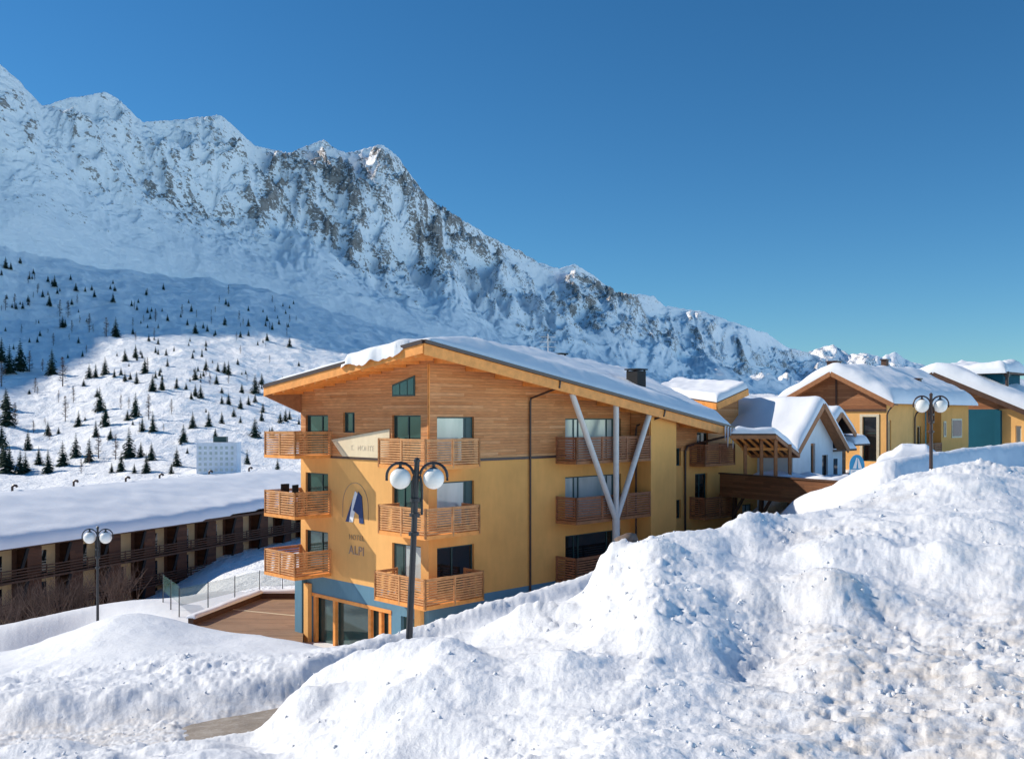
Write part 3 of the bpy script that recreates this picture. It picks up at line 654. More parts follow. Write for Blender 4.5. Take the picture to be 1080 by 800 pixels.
# openings
dA = [(7.9, 9.95, -2.05, .12), (.55, 2.65, -2.05, .1), (5.62, 6.6, -.75, .25)]
for k in (1, 2):
    dA += [(7.9, 9.95, -2.05-2.98*k, .12-2.98*k), (.55, 2.65, -2.05-2.98*k, .1-2.98*k)]
dB = []
for k in range(3):
    o = -2.98*k
    dB += [(.5, 2.78, -2.05+o, .03+o), (9.2, 13.8, -2.25+o-.06*k, -.05+o-.06*k)]
dB += [(18.85, 19.45, -2.85, -1.8), (18.85, 19.45, -5.95, -4.85), (20.9, 22.2, -5.9, -3.4), (21.1, 22.3, -2.7, -.9), (20.8, 22.3, -9.3, -6.9), (26.2, 27.4, -7.6, -5.6)]
wt_b = lambda a: zroof(a, 0)-.28
wt_a = lambda a: zroof(0, a)-.28
def in_op(ops, z0, z1): return [o for o in ops if o[3] > z0+.01 and o[2] < z1-.01]
# wood upper storey, yellow storeys, blue plinth
wall(MB(), 'x', 0, 0, 1, 0, 1)
w = MB(); wall(w, 'x', 0, 0, WB-4, ZW, 6, in_op(dB, ZW, 6), wt_b); w.build('cladding', M['cladding_b'], hotel)
w = MB(); wall(w, 'y', 0, 0, 10.4, ZW, 6, in_op(dA, ZW, 6), wt_a); w.build('cladding', M['cladding_a'], hotel)
w = MB(); wall(w, 'x', 0, 0, WB, -8.35, ZW, in_op(dB, -8.35, ZW)); w.build('wall', M['stucco_yellow_shade'], hotel)
w = MB(); wall(w, 'x', 0, WB-4, WB, ZW, -.9); w.build('wall', M['stucco_yellow_shade'], hotel)
w = MB(); wall(w, 'y', 0, 0, 10.4, ZB, ZW, in_op(dA, ZB, ZW)); w.build('wall', M['stucco_yellow'], hotel)
w = MB(); wall(w, 'x', 10.4, 0, WB, BASE, 4, (), lambda a: zroof(a, 10.4)-.28); wall(w, 'y', WB, 0, 10.4, BASE, -1); w.build('wall', M['stucco_yellow'], hotel)
w = MB(); wall(w, 'x', 0, 0, WB, BASE, -8.35, in_op(dB, BASE, -8.35)); w.build('plinth', M['stucco_blue'], hotel)
w = MB(); wall(w, 'y', 0, 0, 10.4, BASE, ZB, [(.9, 2.0, BASE, -9.2), (2.7, 9.3, BASE, -9.05)], depth=.35); w.build('plinth', M['stucco_blue'], hotel)
# glazed entrance
e = MB()
for a in (2.75, 3.5, 4.35, 7.3, 9.05): e.box(.02, .2, a, a+.2, BASE, -9.1)
e.box(-.04, .22, 2.7, 9.3, -9.22, -9.05)
ent = e.build('entrance', M['wood_orange'], hotel)
g = MB(); g.box(.28, .3, 2.7, 9.3, BASE, -9.05); g.build('pane', M['glass_teal'], ent)
e = MB(); e.box(.2, .24, .9, 2.0, BASE, -9.2); e.box(.1, .2, .9, 1.0, BASE, -9.2); e.build('door', M['frame_green'], hotel)
e = MB(); e.box(-.25, -.02, 9.35, 9.75, BASE, -8.6); e.box(-.25, -.02, .3, .7, BASE, -8.6); e.build('pillar', M['stucco_yellow'], hotel)
e = MB(); e.box(-.3, -.02, 9.85, 10.5, BASE, -8.2); e.build('pillar', M['stucco_blue'], hotel)
# trim board along the foot of the cladding
e = MB(); e.box(3.05, 9.2, -.07, -.003, ZW-.06, ZW+.06); e.box(13.9, 14.6, -.07, -.003, ZW-.06, ZW+.06); e.build('trim_board', M['brown_metal'], hotel)
e = MB(); e.box(-.06, -.003, 2.7, 7.8, ZW-.05, ZW+.05); e.build('trim_board', M['brown_metal'], hotel)
e = MB(); e.box(-.03, -.002, -.03, .05, ZW, 2.4); e.box(-.03, .05, -.03, -.002, ZW, 2.39); e.build('corner_board', M['wood_orange'], hotel)
# cream name board, lit; slanted left end shaped to the shadow edge
e = MB(); e.prism([(-.05, 7.55, -1.12), (-.05, 2.8, -.55), (-.05, 2.8, -1.93), (-.05, 6.6, -1.93)], (.047, 0, 0)); nb = e.build('name_board', M['stucco_cream'], hotel)
# windows on both fronts
glA = ['glass_teal', 'glass_teal', 'glass_curtain']; glB = ['glass_curtain', 'glass_curtain', 'glass_dark']
for k in range(3):
    o = -2.98*k
    window(hotel, 'y', 0, 7.9, 9.95, -2.05+o, .12+o, 1, (8.6,), gl='glass_teal', rail=-1.0+o if k else None)
    window(hotel, 'y', 0, .55, 2.65, -2.05+o, .1+o, 1, (1.6,) if k == 0 else (1.9,), gl=glA[k] if k != 1 else 'glass_teal', shutter=(1.95, 2.58) if k == 2 else None)
    window(hotel, 'x', 0, .5, 2.78, -2.05+o, .03+o, 1, (2.3,) if k < 2 else (1.5,), gl=glB[k], shutter=(2.34, 2.7) if k < 2 else None)
    d2 = -.06*k
    window(hotel, 'x', 0, 9.2, 13.8, -2.25+o+d2, -.05+o+d2, 1, (10.0, 10.35, 12.7, 13.2), gl='glass_curtain' if k < 2 else 'glass_dark', shutter=(13.25, 13.7))
window(hotel, 'y', 0, 5.62, 6.6, -.75, .25, 1, (5.95,))
window(hotel, 'x', 0, 18.85, 19.45, -2.85, -1.8, 1, gl='glass_dark'); window(hotel, 'x', 0, 18.85, 19.45, -5.95, -4.85, 1, gl='glass_dark')
window(hotel, 'x', 0, 20.9, 22.2, -5.9, -3.4, 1, (21.5,), gl='glass_dark'); window(hotel, 'x', 0, 21.1, 22.3, -2.7, -.9, 1, (21.7,), gl='glass_dark')
window(hotel, 'x', 0, 20.8, 22.3, -9.3, -6.9, 1, (21.5,), gl='glass_dark'); window(hotel, 'x', 0, 26.2, 27.4, -7.6, -5.6, 1, (26.8,), gl='glass_curtain')
# slanted window under the gable
tw = MB(); poly = [(.95, .98), (2.62, .98), (2.62, 1.52), (.95, 1.92)]
tw.prism([(-.03, a, z) for a, z in poly], (.027, 0, 0)); tf = tw.build('window', M['frame_green'], hotel)
for a0_, a1_ in ((1.03, 1.42), (1.5, 1.98), (2.06, 2.54)):
    zt = lambda a: 1.92-(a-.95)*.2395-.09
    g = MB(); g.prism([(-.045, a0_, 1.06), (-.045, a1_, 1.06), (-.045, a1_, zt(a1_)), (-.045, a0_, zt(a0_))], (.012, 0, 0)); g.build('pane', M['glass_teal'], tf)
# projecting yellow block and its small details
e = MB()
e.hexa([(14.65, -1.4, BASE), (17.0, -1.4, BASE), (17.0, -.003, BASE), (14.65, -.003, BASE)],
       [(14.65, -1.4, zroof(14.65, -1.4)-.3), (17.0, -1.4, zroof(17, -1.4)-.3), (17.0, -.003, zroof(17, -1.4)-.3), (14.65, -.003, zroof(14.65, -1.4)-.3)])
e.build('stair_tower', M['stucco_yellow_shade'], hotel)
e = MB(); e.box(14.6, 14.647, -1.3, -.05, ZW, .2); e.build('cladding', M['cladding_a'], hotel)
# roof: dark deck, orange fascia, plank soffit, rafters, snow
def roofpt(a, b, dz=0):
    v = -OV+(VE+OV)*b; u = -OV+(uend(v)+OV)*a
    return (u, v, zroof(u, v)+dz)
na, nb_ = 40, 60
def deck(z_off, name, mat_, parent, inset=0):
    V = np.array([[roofpt(inset+(1-2*inset)*i/na, inset+(1-2*inset)*j/nb_, z_off) for j in range(nb_+1)] for i in range(na+1)])
    return grid_mesh(name, V, M[mat_], parent, smooth=False)
roof = deck(-.05, 'roof', 'brown_metal', hotel)
deck(-.34, 'soffit', 'wood_orange', roof, .004)
def edge_strip(pts, z0, z1, outd, th, name, matn, parent):
    mb = MB()
    for i in range(len(pts)-1):
        p, q = Vector(pts[i]), Vector(pts[i+1]); o = Vector(outd)
        mb.hexa([p+Vector((0, 0, z0)), q+Vector((0, 0, z0)), q+o*th+Vector((0, 0, z0)), p+o*th+Vector((0, 0, z0))],
                [p+Vector((0, 0, z1)), q+Vector((0, 0, z1)), q+o*th+Vector((0, 0, z1)), p+o*th+Vector((0, 0, z1))])
    return mb.build(name, matn, parent)
eA = [roofpt(0, 0), roofpt(0, 1)]; eB = [roofpt(0, 0), roofpt(1, 0)]
edge_strip(eA, -.56, -.16, (-1, 0, 0), .05, 'fascia', M['wood_orange'], roof)
edge_strip(eB, -.62, -.14, (0, -1, 0), .05, 'fascia', M['wood_orange'], roof)
edge_strip(eA, -.16, .02, (-1, 0, 0), .10, 'drip_edge', M['brown_metal'], roof)
edge_strip(eB, -.13, .02, (0, -1, 0), .16, 'gutter', M['brown_metal'], roof)
edge_strip([roofpt(0, 1), roofpt(1, 1)], -.6, .02, (0, 1, 0), .06, 'fascia', M['wood_orange'], roof)
edge_strip([roofpt(1, i/20) for i in range(21)], -.55, .02, (1, 0, 0), .06, 'fascia', M['wood_orange'], roof)
for i in range(13):      # rafter ends seen under the sunlit eave
    v = -1.2+i*.95
    r = MB(); r.beam((-OV+.03, v, zroof(-OV, v)-.5), (-.02, v, zroof(0, v)-.5), .16, .26); r.build('rafter', M['wood_orange'], roof)
for i in range(12):
    u = .4+i*1.9
    r = MB(); r.beam((u, -OV+.03, zroof(u, -OV)-.46), (u, -.02, min(zroof(u, -OV)+.1, zroof(u, 0))-.46), .16, .24); r.build('rafter', M['wood_orange'], roof)
e = MB(); e.prism([(-OV+.02, 10.95, zroof(-OV, 10.95)-.62), (-.03, 10.45, .25), (-.03, 10.45, 1.35), (-OV+.02, 10.95, zroof(-OV, 10.95)-.36)], (0, -.12, 0)); e.build('eave_bracket', M['wood_post'], roof)
def snowtop(a, b): return roofpt(a, b, 0)
na_, nbb = 150, 110
aa = np.concatenate([np.array([0, .0012, .004, .008, .013, .02]), np.linspace(.03, .97, na_), np.array([.985, .993, .998, 1])])
bb = np.concatenate([np.array([0, .003, .009, .018, .03, .045]), np.linspace(.06, .96, nbb), np.array([.975, .988, .996, 1])])
V = np.array([[roofpt(a, b) for b in bb] for a in aa]); Xs, Ys = V[..., 0], V[..., 1]
dau = Xs+OV; dav = Ys+OV; dbu = np.array([[uend(-OV+(VE+OV)*b) for b in bb] for a in aa])-Xs; dbv = VE-Ys
# the sunlit edge: bare strips near the peak and at the far left, a heavy sagging slab between
mask = sstep(.9, 1.7, dav+.25*gnoise(Ys*3, Xs*3, 3))*sstep(6.4, 5.2, dav+.5*gnoise(Ys*2.2, Xs*2, 5))
startA = (1-mask)*.34
prof = np.sqrt(1-(1-np.clip((dau-startA)/.3, 0, 1))**2)*np.sqrt(1-(1-np.clip((dav-.05)/.5, 0, 1))**2)*np.sqrt(1-(1-np.clip(dbu/.5, 0, 1))**2)*np.sqrt(1-(1-np.clip(dbv/.4, 0, 1))**2)
grow = .20+.32*sstep(.1, 1.6, dav)*sstep(-.5, 5, dau)+.20*mask*np.exp(-dau/1.2)
th = grow*(1+.35*fbm(Xs*.22, Ys*.22, 3, 12)+.10*fbm(Xs*1.1, Ys*1.1, 3, 13))
V[..., 2] += th*prof+.01-.09*(prof < .001)
# overhang: slab pushes out past the edge and droops
push = mask*np.clip(1-dau/.5, 0, 1)
V[..., 0] -= .24*push*np.clip(1+1.6*fbm(Ys*.8, Ys*0, 3, 31), .6, 2); V[..., 2] -= (.24+.45*fbm(Ys*.7, Ys*0, 3, 37))*mask*(dau < .01)+.05*mask*(dau < .04)
grid_mesh('snow_cover', V, M['roof_snow'], roof)
# chimneys, roof vents, aerial
def chimney(u, v, w_, h, sink=.4, nm='chimney'):
    c = MB(); z = zroof(u, v)
    c.box(u-w_/2, u+w_/2, v-w_/2, v+w_/2, z-sink, z+h); o = c.build(nm, M['black_recess'], roof)
    k = MB(); k.box(u-w_/2-.08, u+w_/2+.08, v-w_/2-.08, v+w_/2+.08, z+h+.05, z+h+.13)
    for a in (-1, 1):
        for b in (-1, 1): k.box(u+a*(w_/2-.06)-.04, u+a*(w_/2-.06)+.04, v+b*(w_/2-.06)-.04, v+b*(w_/2-.06)+.04, z+h, z+h+.05)
    k.build('cap', M['black_recess'], o)
chimney(17.6, 1.9, .82, 1.2)
chimney(10.6, 6.2, 1.3, .75); chimney(15.9, 7.1, 1.0, .75); chimney(16.6, 7.0, .5, .85)
a_ = MB(); z = zroof(15.0, 6.6)
a_.tube([(15, 6.6, z), (15, 6.6, z+2.1)], .03, 6)
for q in (1.3, 1.6, 1.9): a_.tube([(14.6, 6.9, z+q), (15.4, 6.3, z+q)], .015, 5)
a_.build('aerial', M['grey_strut'], roof)
# balconies
def rail_panel(parent, p, q, z0, z1, matn='wood_rail', nslat=9, posts=2, name='railing', th=.035):
    p = Vector((*p, 0)); q = Vector((*q, 0)); L = (q-p).length; mb = MB(); ph = (z1-z0)/nslat
    for i in range(nslat):
        zc = z0+ph*(i+.5); mb.beam(p+Vector((0, 0, zc)), q+Vector((0, 0, zc)), th, ph*.62)
    mb.beam(p+Vector((0, 0, z1+.02)), q+Vector((0, 0, z1+.02)), .08, .06)
    dr = (q-p).normalized(); nrm = Vector((-dr.y, dr.x, 0))
    o = mb.build(name, M[matn], parent)
    for i in range(posts):
        c = p+(q-p)*(i/(posts-1)) if posts > 1 else p
        k = MB(); k.beam(c+Vector((0, 0, z0-.15)), c+Vector((0, 0, z1+.06)), .09, .09, (dr.x, dr.y, 0)); k.build('post', M[matn], parent)
    return o
def balcony(slab, zs, paths, h=1.12, matn='wood_rail', th=.16, nslat=9):
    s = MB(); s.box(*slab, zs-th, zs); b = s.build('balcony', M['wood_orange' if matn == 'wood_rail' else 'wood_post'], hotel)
    for p, q, n in paths: rail_panel(b, p, q, zs+.02, zs+h, matn, nslat, n)
    return b
for k in range(3):
    o = -2.98*k
    # far left, wraps the end of the sunlit front
    balcony((-2.15, -.004, 7.6, 10.45), -1.88+o+.0, [((-2.1, 10.4), (-2.1, 7.65), 3), ((-2.1, 7.65), (-.05, 7.65), 2), ((-2.1, 10.4), (-.05, 10.4), 2)], 1.12)
    # wraps the near corner
    w_ = 0 if k < 2 else .12
    s = MB(); zs = -2.12-3.02*k; VA = 2.12+w_; UB = 2.02+w_; OB = 1.2+w_
    s.box(-OB, -.004, -OB, VA+.05, zs-.18, zs); s.box(-.003, UB+.05, -OB, -.004, zs-.181, zs-.001)
    b = s.build('balcony', M['wood_orange'], hotel)
    OB -= .04
    for p, q, n in [((-OB, VA), (-OB, -OB), 3), ((-OB, -OB), (UB, -OB), 3), ((UB, -OB), (UB, -.05), 2), ((-OB, VA), (-.05, VA), 2)]:
        rail_panel(b, p, q, zs+.02, zs+1.12, 'wood_rail', 10, n)
    # long balconies behind the struts
    zs = -2.2+o-.06*k
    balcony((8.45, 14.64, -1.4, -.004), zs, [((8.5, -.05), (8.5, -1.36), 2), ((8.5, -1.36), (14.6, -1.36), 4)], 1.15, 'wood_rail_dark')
for zs in (-2.75, -5.9):
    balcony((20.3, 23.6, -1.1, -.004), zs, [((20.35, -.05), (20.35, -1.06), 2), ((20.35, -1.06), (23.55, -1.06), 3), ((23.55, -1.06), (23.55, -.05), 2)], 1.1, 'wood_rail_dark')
# struts
bs = (11.35, -1.62, -5.35)
for tp in ((7.9, -1.6, zroof(7.9, -1.6)-.6), (11.35, -1.62, zroof(11.35, -1.6)-.6), (14.25, -1.6, zroof(14.25, -1.6)-.6)):
    c = MB(); c.tube([bs, tp], .15, 12); c.build('strut', M['grey_strut'], hotel)
c = MB(); c.tube([(11.35, -1.62, BASE), (11.35, -1.62, -5.3)], .2, 12); c.build('column', M['grey_strut'], hotel)
# downpipes
def pipe(pts, parent=hotel, r=.055): c = MB(); c.tube(pts, r, 8); return c.build('downpipe', M['brown_metal'], parent)
pipe([(6.75, -OV-.1, zroof(6.75, -OV)-.05), (6.7, -OV-.08, zroof(6.7, -OV)-.45), (6.52, -.12, .95), (6.5, -.09, .75), (6.5, -.09, -9.6)])
pipe([(15.3, -OV-.1, zroof(15.3, -OV)-.05), (15.2, -OV-.08, zroof(15.3, -OV)-.45), (14.56, -.5, -.45), (14.55, -.45, -.7), (14.55, -.45, -10)])
pipe([(23.6, -1.2, -1.0), (22.9, -1.15, -1.1), (19.9, -.15, -1.7), (19.75, -.1, -2.0), (19.75, -.1, -10)], r=.07)
e = MB()
for i in range(4): e.lathe((21.2+i*.28, -OV-.12, zroof(21.2+i*.28, -OV)-1.0-.35*(i % 2)), [(.004, 0), (.03, .25), (.055, .6), (.06, .9+.35*(i % 2))], 7)
e.build('icicles', M['roof_snow'], roof, True)
# wall emblem and name on the sunlit front
def text(s_, size, matn, parent, loc, rot, ext=.01, name='lettering', sx=1.0, spacing=1.0):
    cu = bpy.data.curves.new(name, 'FONT'); cu.body = s_; cu.size = size; cu.extrude = ext; cu.align_x = 'CENTER'; cu.space_character = spacing
    o = bpy.data.objects.new('tmp_text', cu); COL.objects.link(o)
    bpy.context.view_layer.update()
    me = bpy.data.meshes.new_from_object(o.evaluated_get(bpy.context.evaluated_depsgraph_get()))
    bpy.data.objects.remove(o); bpy.data.curves.remove(cu)
    me.materials.clear(); me.materials.append(M[matn]); me.name = name
    k = bpy.data.objects.new(name, me); COL.objects.link(k); k.parent = parent; k.location = loc; k.rotation_euler = rot; k.scale = (sx, 1, 1)
    return k
RA = (math.radians(90), 0, math.radians(-90))
lg = MB()   # tall thin arch line and tan field behind the emblem
arc = [(-.012, 5.55-1.05*math.cos(t), -4.35+1.15*math.sin(t)) for t in [math.pi*i/18 for i in range(19)]]
arc = [(-.012, 4.5, -4.95)]+arc+[(-.012, 6.6, -4.95)]
lg.tube(arc, .014, 5); emb = lg.build('emblem', M['letter_brown'], hotel)
k = MB(); k.prism([(-.03, 5.75, -5.15), (-.03, 6.25, -5.15), (-.03, 5.55, -3.6), (-.03, 5.3, -3.75)], (.022, 0, 0)); k.build('emblem_stroke', M['white_paint'], emb)
k = MB(); k.prism([(-.034, 5.72, -4.55), (-.034, 5.3, -3.62), (-.034, 5.0, -3.85), (-.034, 4.85, -5.15), (-.034, 5.2, -5.15), (-.034, 5.25, -4.75)], (.022, 0, 0)); k.build('emblem_stroke', M['navy_paint'], emb)
k = MB(); k.prism([(-.031, 6.05, -5.15), (-.031, 6.35, -5.15), (-.031, 5.75, -4.0)], (.02, 0, 0)); k.build('emblem_stroke', M['navy_paint'], emb)
text('HOTEL', .36, 'letter_tan', hotel, (-.02, 5.45, -6.0), RA, spacing=1.15)
text('ALPI', .62, 'letter_brown', hotel, (-.02, 5.45, -6.72), RA, spacing=1.1)
text('T.', .36, 'letter_faint', nb, (-.055, 5.75, -1.6), RA)
text('MONTE', .36, 'letter_faint', nb, (-.055, 4.65, -1.6), RA, spacing=1.1)
# second, lower roof of the rear wing
q1, q2, q3, q4 = P(756, 63, 424), P(789, 65, 409), P(712, 77, 405), P(690, 70, 414)
inv = Matrix.Rotation(math.radians(-45), 4, 'Z') @ Matrix.Translation((-HC[0], -HC[1], 0))
Q = [inv @ q for q in (q1, q2, q3, q4)]
rr = MB().slab(Q, .1).build('rear_roof', M['brown_metal'], hotel)
k = MB(); k.beam(Q[0]-Vector((0, 0, .28)), Q[1]-Vector((0, 0, .28)), .08, .42); k.beam(Q[1]-Vector((0, 0, .28)), Q[2]-Vector((0, 0, .28)), .07, .4); k.beam(Q[0]-Vector((0, 0, .28)), Q[3]-Vector((0, 0, .28)), .07, .4); k.build('fascia', M['wood_orange'], rr)
f_, La, Lb = bil(Q[0], Q[1], Q[2], Q[3]); snow_patch('snow_cover', f_, La, Lb, .5, rr, 5, .5, .25, .25)
cq = (Q[0]+Q[1]+Q[2]+Q[3])/4; k = MB()
qb = [cq+(q-cq)*.82 for q in Q]; k.hexa([(q.x, q.y, -9) for q in qb], [(q.x, q.y, q.z-.25) for q in qb]); k.build('rear_wall', M['cladding_a'], hotel)
# ------------------------------------------------------------------ terrace with plank parapet, pergola
T0 = PZ(759, 58.5, 0); T1 = PZ(893, 50.5, 0); td = (T1-T0); TL = td.length; ta = math.atan2(td.y, td.x)
terr = empty('terrace', (T0.x, T0.y, 0), ta, 'raised timber terrace with a long brown plank parapet between hotel and white chalet', 'terrace')
k = MB(); k.box(0, TL, 0, .12, -4.75, -3.42); k.build('parapet', M['cladding_dark'], terr)
k = MB(); k.box(-.05, TL+.05, -.06, .2, -3.42, -3.33); k.build('handrail', M['wood_dark'], terr)
k = MB(); k.box(0, TL, .12, 7.5, -4.65, -4.4); k.build('deck', M['deck_boards'], terr)
for i in range(5):
    x = .4+i*(TL-.8)/4; k = MB(); k.beam((x, .9, -4.75), (x, .6, -8.5), .2, .2, (0, 1, 0)); k.beam((x+1.0, .6, -4.75), (x, .7, -6), .14, .14, (0, 1, 0)); k.build('support', M['wood_dark'], terr)
k = MB(); k.box(TL-.1, TL+.02, .12, 7.5, -4.75, -3.5); k.build('side_parapet', M['cladding_dark'], terr)
f_, La, Lb = bil((.8, .5, -4.38), (TL-1.4, .5, -4.38), (TL-1.4, 6.5, -4.38), (.8, 6.5, -4.38)); so_ = snow_patch('snow_cover', f_, La, Lb, .95, terr, 9, .8, .3, .2)

perg = empty('pergola', PZ(806, 57, 0)[:], 0, 'open timber pergola on posts with thick snow on its sloping roof', 'pergola')
pl = PZ(806, 57, 0)
def L(px, D, y): return P(px, D, y)-pl
a, b, c, d_ = L(771, 55.6, 457), L(818, 55.6, 457), L(843, 59.5, 477.5), L(792, 60.5, 477.5)
pr = MB().slab([a, b, c, d_], .1).build('roof', M['wood_dark'], perg)
k = MB(); k.beam(a-Vector((0, 0, .2)), b-Vector((0, 0, .2)), .12, .22); k.beam(b-Vector((0, 0, .2)), c-Vector((0, 0, .2)), .1, .2); k.beam(c-Vector((0, 0, .2)), d_-Vector((0, 0, .2)), .1, .2); k.build('edge_beam', M['wood_post'], pr)
for i in range(7):
    t = i/6; k = MB(); k.beam(a.lerp(b, t)-Vector((0, 0, .17)), d_.lerp(c, t)-Vector((0, 0, .17)), .09, .14); k.build('rafter', M['wood_orange'], pr)
k = MB(); k.beam(a.lerp(d_, .5)-Vector((0, 0, .32)), b.lerp(c, .5)-Vector((0, 0, .32)), .12, .16); k.build('purlin', M['wood_orange'], pr)
f_, La, Lb = bil(a, b, c, d_); snow_patch('snow_cover', f_, La, Lb, .5, pr, 3, .45, .2, .15)
for px, D, yt in ((786, 57.4, 462), (803, 56.5, 462), (818, 55.9, 460), (833, 57.6, 470)):
    p = P(px, D, yt)-pl; k = MB(); k.box(p.x-.09, p.x+.09, p.y-.09, p.y+.09, -4.42, p.z+.1); k.build('post', M['wood_post'], perg)

# ------------------------------------------------------------------ generic chalet: gable front on the local y=0 plane or x=0 plane
def chalet_roof(root, axis, half, length, apex, eave, ov, thick, snow_t, seed, fas='wood_orange', z_ref=0, along0=0, snow_len=None, r=.45):
    """ridge runs along +other axis from along0; the gable spans 0..2*half"""
    def pt(s, t, z): return (s, t, z) if axis == 'x' else (t, s, z)
    out = []
    m = (apex-eave)/half
    e_z = eave-m*ov
    rf = MB(); sn = None
    L0, L1 = along0-ov, length
    for side in (0, 1):
        s_e = -ov if side == 0 else 2*half+ov
        q = [pt(s_e, L0, e_z), pt(half, L0, apex), pt(half, L1, apex), pt(s_e, L1, e_z)]
        if side == 1: q = [q[1], q[0], q[3], q[2]]
        if axis == 'y': q = [q[0], q[3], q[2], q[1]]
        rf.slab(q, .12)
    roof_ = rf.build('roof', M['brown_metal'], root)
    for side in (0, 1):
        s_e = -ov if side == 0 else 2*half+ov
        k = MB(); k.beam(Vector(pt(s_e, L0-.03, e_z-.25)), Vector(pt(half, L0-.03, apex-.25)), .07, .34); k.build('bargeboard', M[fas], roof_)
    def fn(a, b):
        s_ = -ov-.05+(2*half+2*ov+.1)*a; t_ = L0-.05+(L1-L0+.1)*b
        x_ = abs(s_-half); zz = apex-m*x_
        zz = zz-.25*m*max(0, 1-x_/.7)**2   # ridge rounded off
        return pt(s_, t_, zz+.02)
    snow_patch('snow_cover', fn, 2*half+2*ov, L1-L0, snow_t, roof_, seed, r, .17, .22, edge_noise=.4)
    return roof_
def gable_top(half, apex, eave): return lambda a: apex-(apex-eave)*abs(a-half)/half-.12

# white chalet
o_ = PZ(836, 61.5, 0)
wc = empty('white_chalet', o_, math.radians(45), 'small white chalet with a steep gable and deep rounded snow roof behind the pergola', 'chalet')
HF = 2.7
w = MB(); gt = gable_top(HF, 1.0, -1.4)
ops = [(2.35, 2.95, -4.3, -1.7), (3.9, 4.7, -4.6, -2.5)]
wall(w, 'x', 0, 0, 2*HF, -6, 1.2, ops, gt, step=.45); wall(w, 'y', 0, 0, 7, -6, -1.5, inward=1); wall(w, 'y', 2*HF, 0, 7, -6, -1.5, inward=-1); w.build('wall', M['stucco_white'], wc)
window(wc, 'x', 0, 2.35, 2.95, -4.3, -1.7, 1, fr='wood_post', gl='glass_teal', fw=.16); window(wc, 'x', 0, 3.9, 4.7, -4.6, -2.5, 1, fr='wood_dark', gl='glass_dark', name='door')
rf = chalet_roof(wc, 'x', HF, 7.5, 1.05, -1.35, .75, .12, .55, 21, 'wood_post', r=.7)
k = MB()
for sgn in (-1, 1): k.slab([(HF, -.7, .8), (HF+sgn*3.3, -.7, -2.15), (HF+sgn*3.3, .0, -2.15), (HF, .0, .8)][::1 if sgn < 0 else -1], .05)
k.build('soffit', M['wood_post'], rf)
# low annex right of it
an = MB(); an.box(5.45, 9.2, 1.2, 5, -6, -2.2); ao = an.build('annex', M['stucco_white'], wc)
k = MB().slab([(5.3, .3, -2.2), (9.6, .3, -2.2), (9.6, 5.4, -1.3), (5.3, 5.4, -1.3)], .14).build('annex_roof', M['wood_dark'], wc)
f_, La, Lb = bil((5.3, .3, -2.2), (9.6, .3, -2.2), (9.6, 5.4, -1.3), (5.3, 5.4, -1.3)); snow_patch('snow_cover', f_, La, Lb, .5, k, 31, .45, .3, .2)
k = MB(); k.box(6.3, 7.0, 1.15, 1.25, -4.8, -2.7); k.box(7.9, 8.4, 1.15, 1.25, -4.2, -2.9); k.build('window', M['glass_dark'], wc)
# second little snowy gable behind
o_ = PZ(868, 67, 0)
sc2 = empty('small_chalet', o_, math.radians(45), 'little brown gable with stepped snowy roofs squeezed between white and yellow chalets', 'chalet')
w = MB(); w.box(0, 3.4, 0, 4, -6, -1.2); w.build('wall', M['cladding_dark'], sc2)
chalet_roof(sc2, 'x', 1.7, 5, .5, -.7, .5, .12, .55, 33, 'wood_post')
k = MB().slab([(3.2, -.8, -1.9), (5.6, -.8, -1.9), (5.6, 3, -1.2), (3.2, 3, -1.2)], .12).build('porch_roof', M['wood_dark'], sc2)
f_, La, Lb = bil((3.2, -.8, -1.9), (5.6, -.8, -1.9), (5.6, 3, -1.2), (3.2, 3, -1.2)); snow_patch('snow_cover', f_, La, Lb, .5, k, 36, .45, .3, .2)

# yellow chalet
o_ = PZ(935, 72, 0)
yc = empty('yellow_chalet', o_, math.radians(45), 'yellow chalet with brown timber gable, tall cream framed window and curved snow roof', 'chalet')
HY_ = 3.95; gt = gable_top(HY_, 3.55, 1.55)
tall = (.75, 1.85, -3.3, .05)
w = MB(); wall(w, 'y', 0, 0, 2*HY_, -6, .55, [tall]); wall(w, 'x', 0, 0, 5.2, -6, 1.45, [(.35, .8, -3.2, -.2)]); wall(w, 'x', 2*HY_, 0, 15, -6, 1.4)
w.build('wall', M['stucco_yellow'], yc)
w = MB(); wall(w, 'y', 0, 0, 2*HY_, .55, 4, (), gt, step=.5); w.build('cladding', M['cladding_brown_y'], yc)
k = MB(); k.box(-.1, -.003, 0, 2*HY_, .46, .64); k.box(-.06, -.004, 3.88, 4.02, .7, 3.2); k.build('trim_board', M['wood_dark'], yc)
window(yc, 'y', 0, *tall[:2], tall[2], tall[3], 1, gl='glass_dark', fr='frame_green', rail=-1.2)
k = MB()
for a0_, a1_, z0_, z1_ in ((.55, .75, -3.4, .25), (1.85, 2.05, -3.4, .25), (.75, 1.85, .05, .249)): k.box(-.06, -.003, a0_, a1_, z0_, z1_)
k.build('window_surround', M['frame_cream'], yc)
window(yc, 'x', 0, .35, .8, -3.2, -.2, 1, fr='frame_cream', gl='glass_curtain', fw=.1)
window(yc, 'y', 0, 5.9, 6.9, .75, 1.15, 1, gl='glass_dark') if False else None
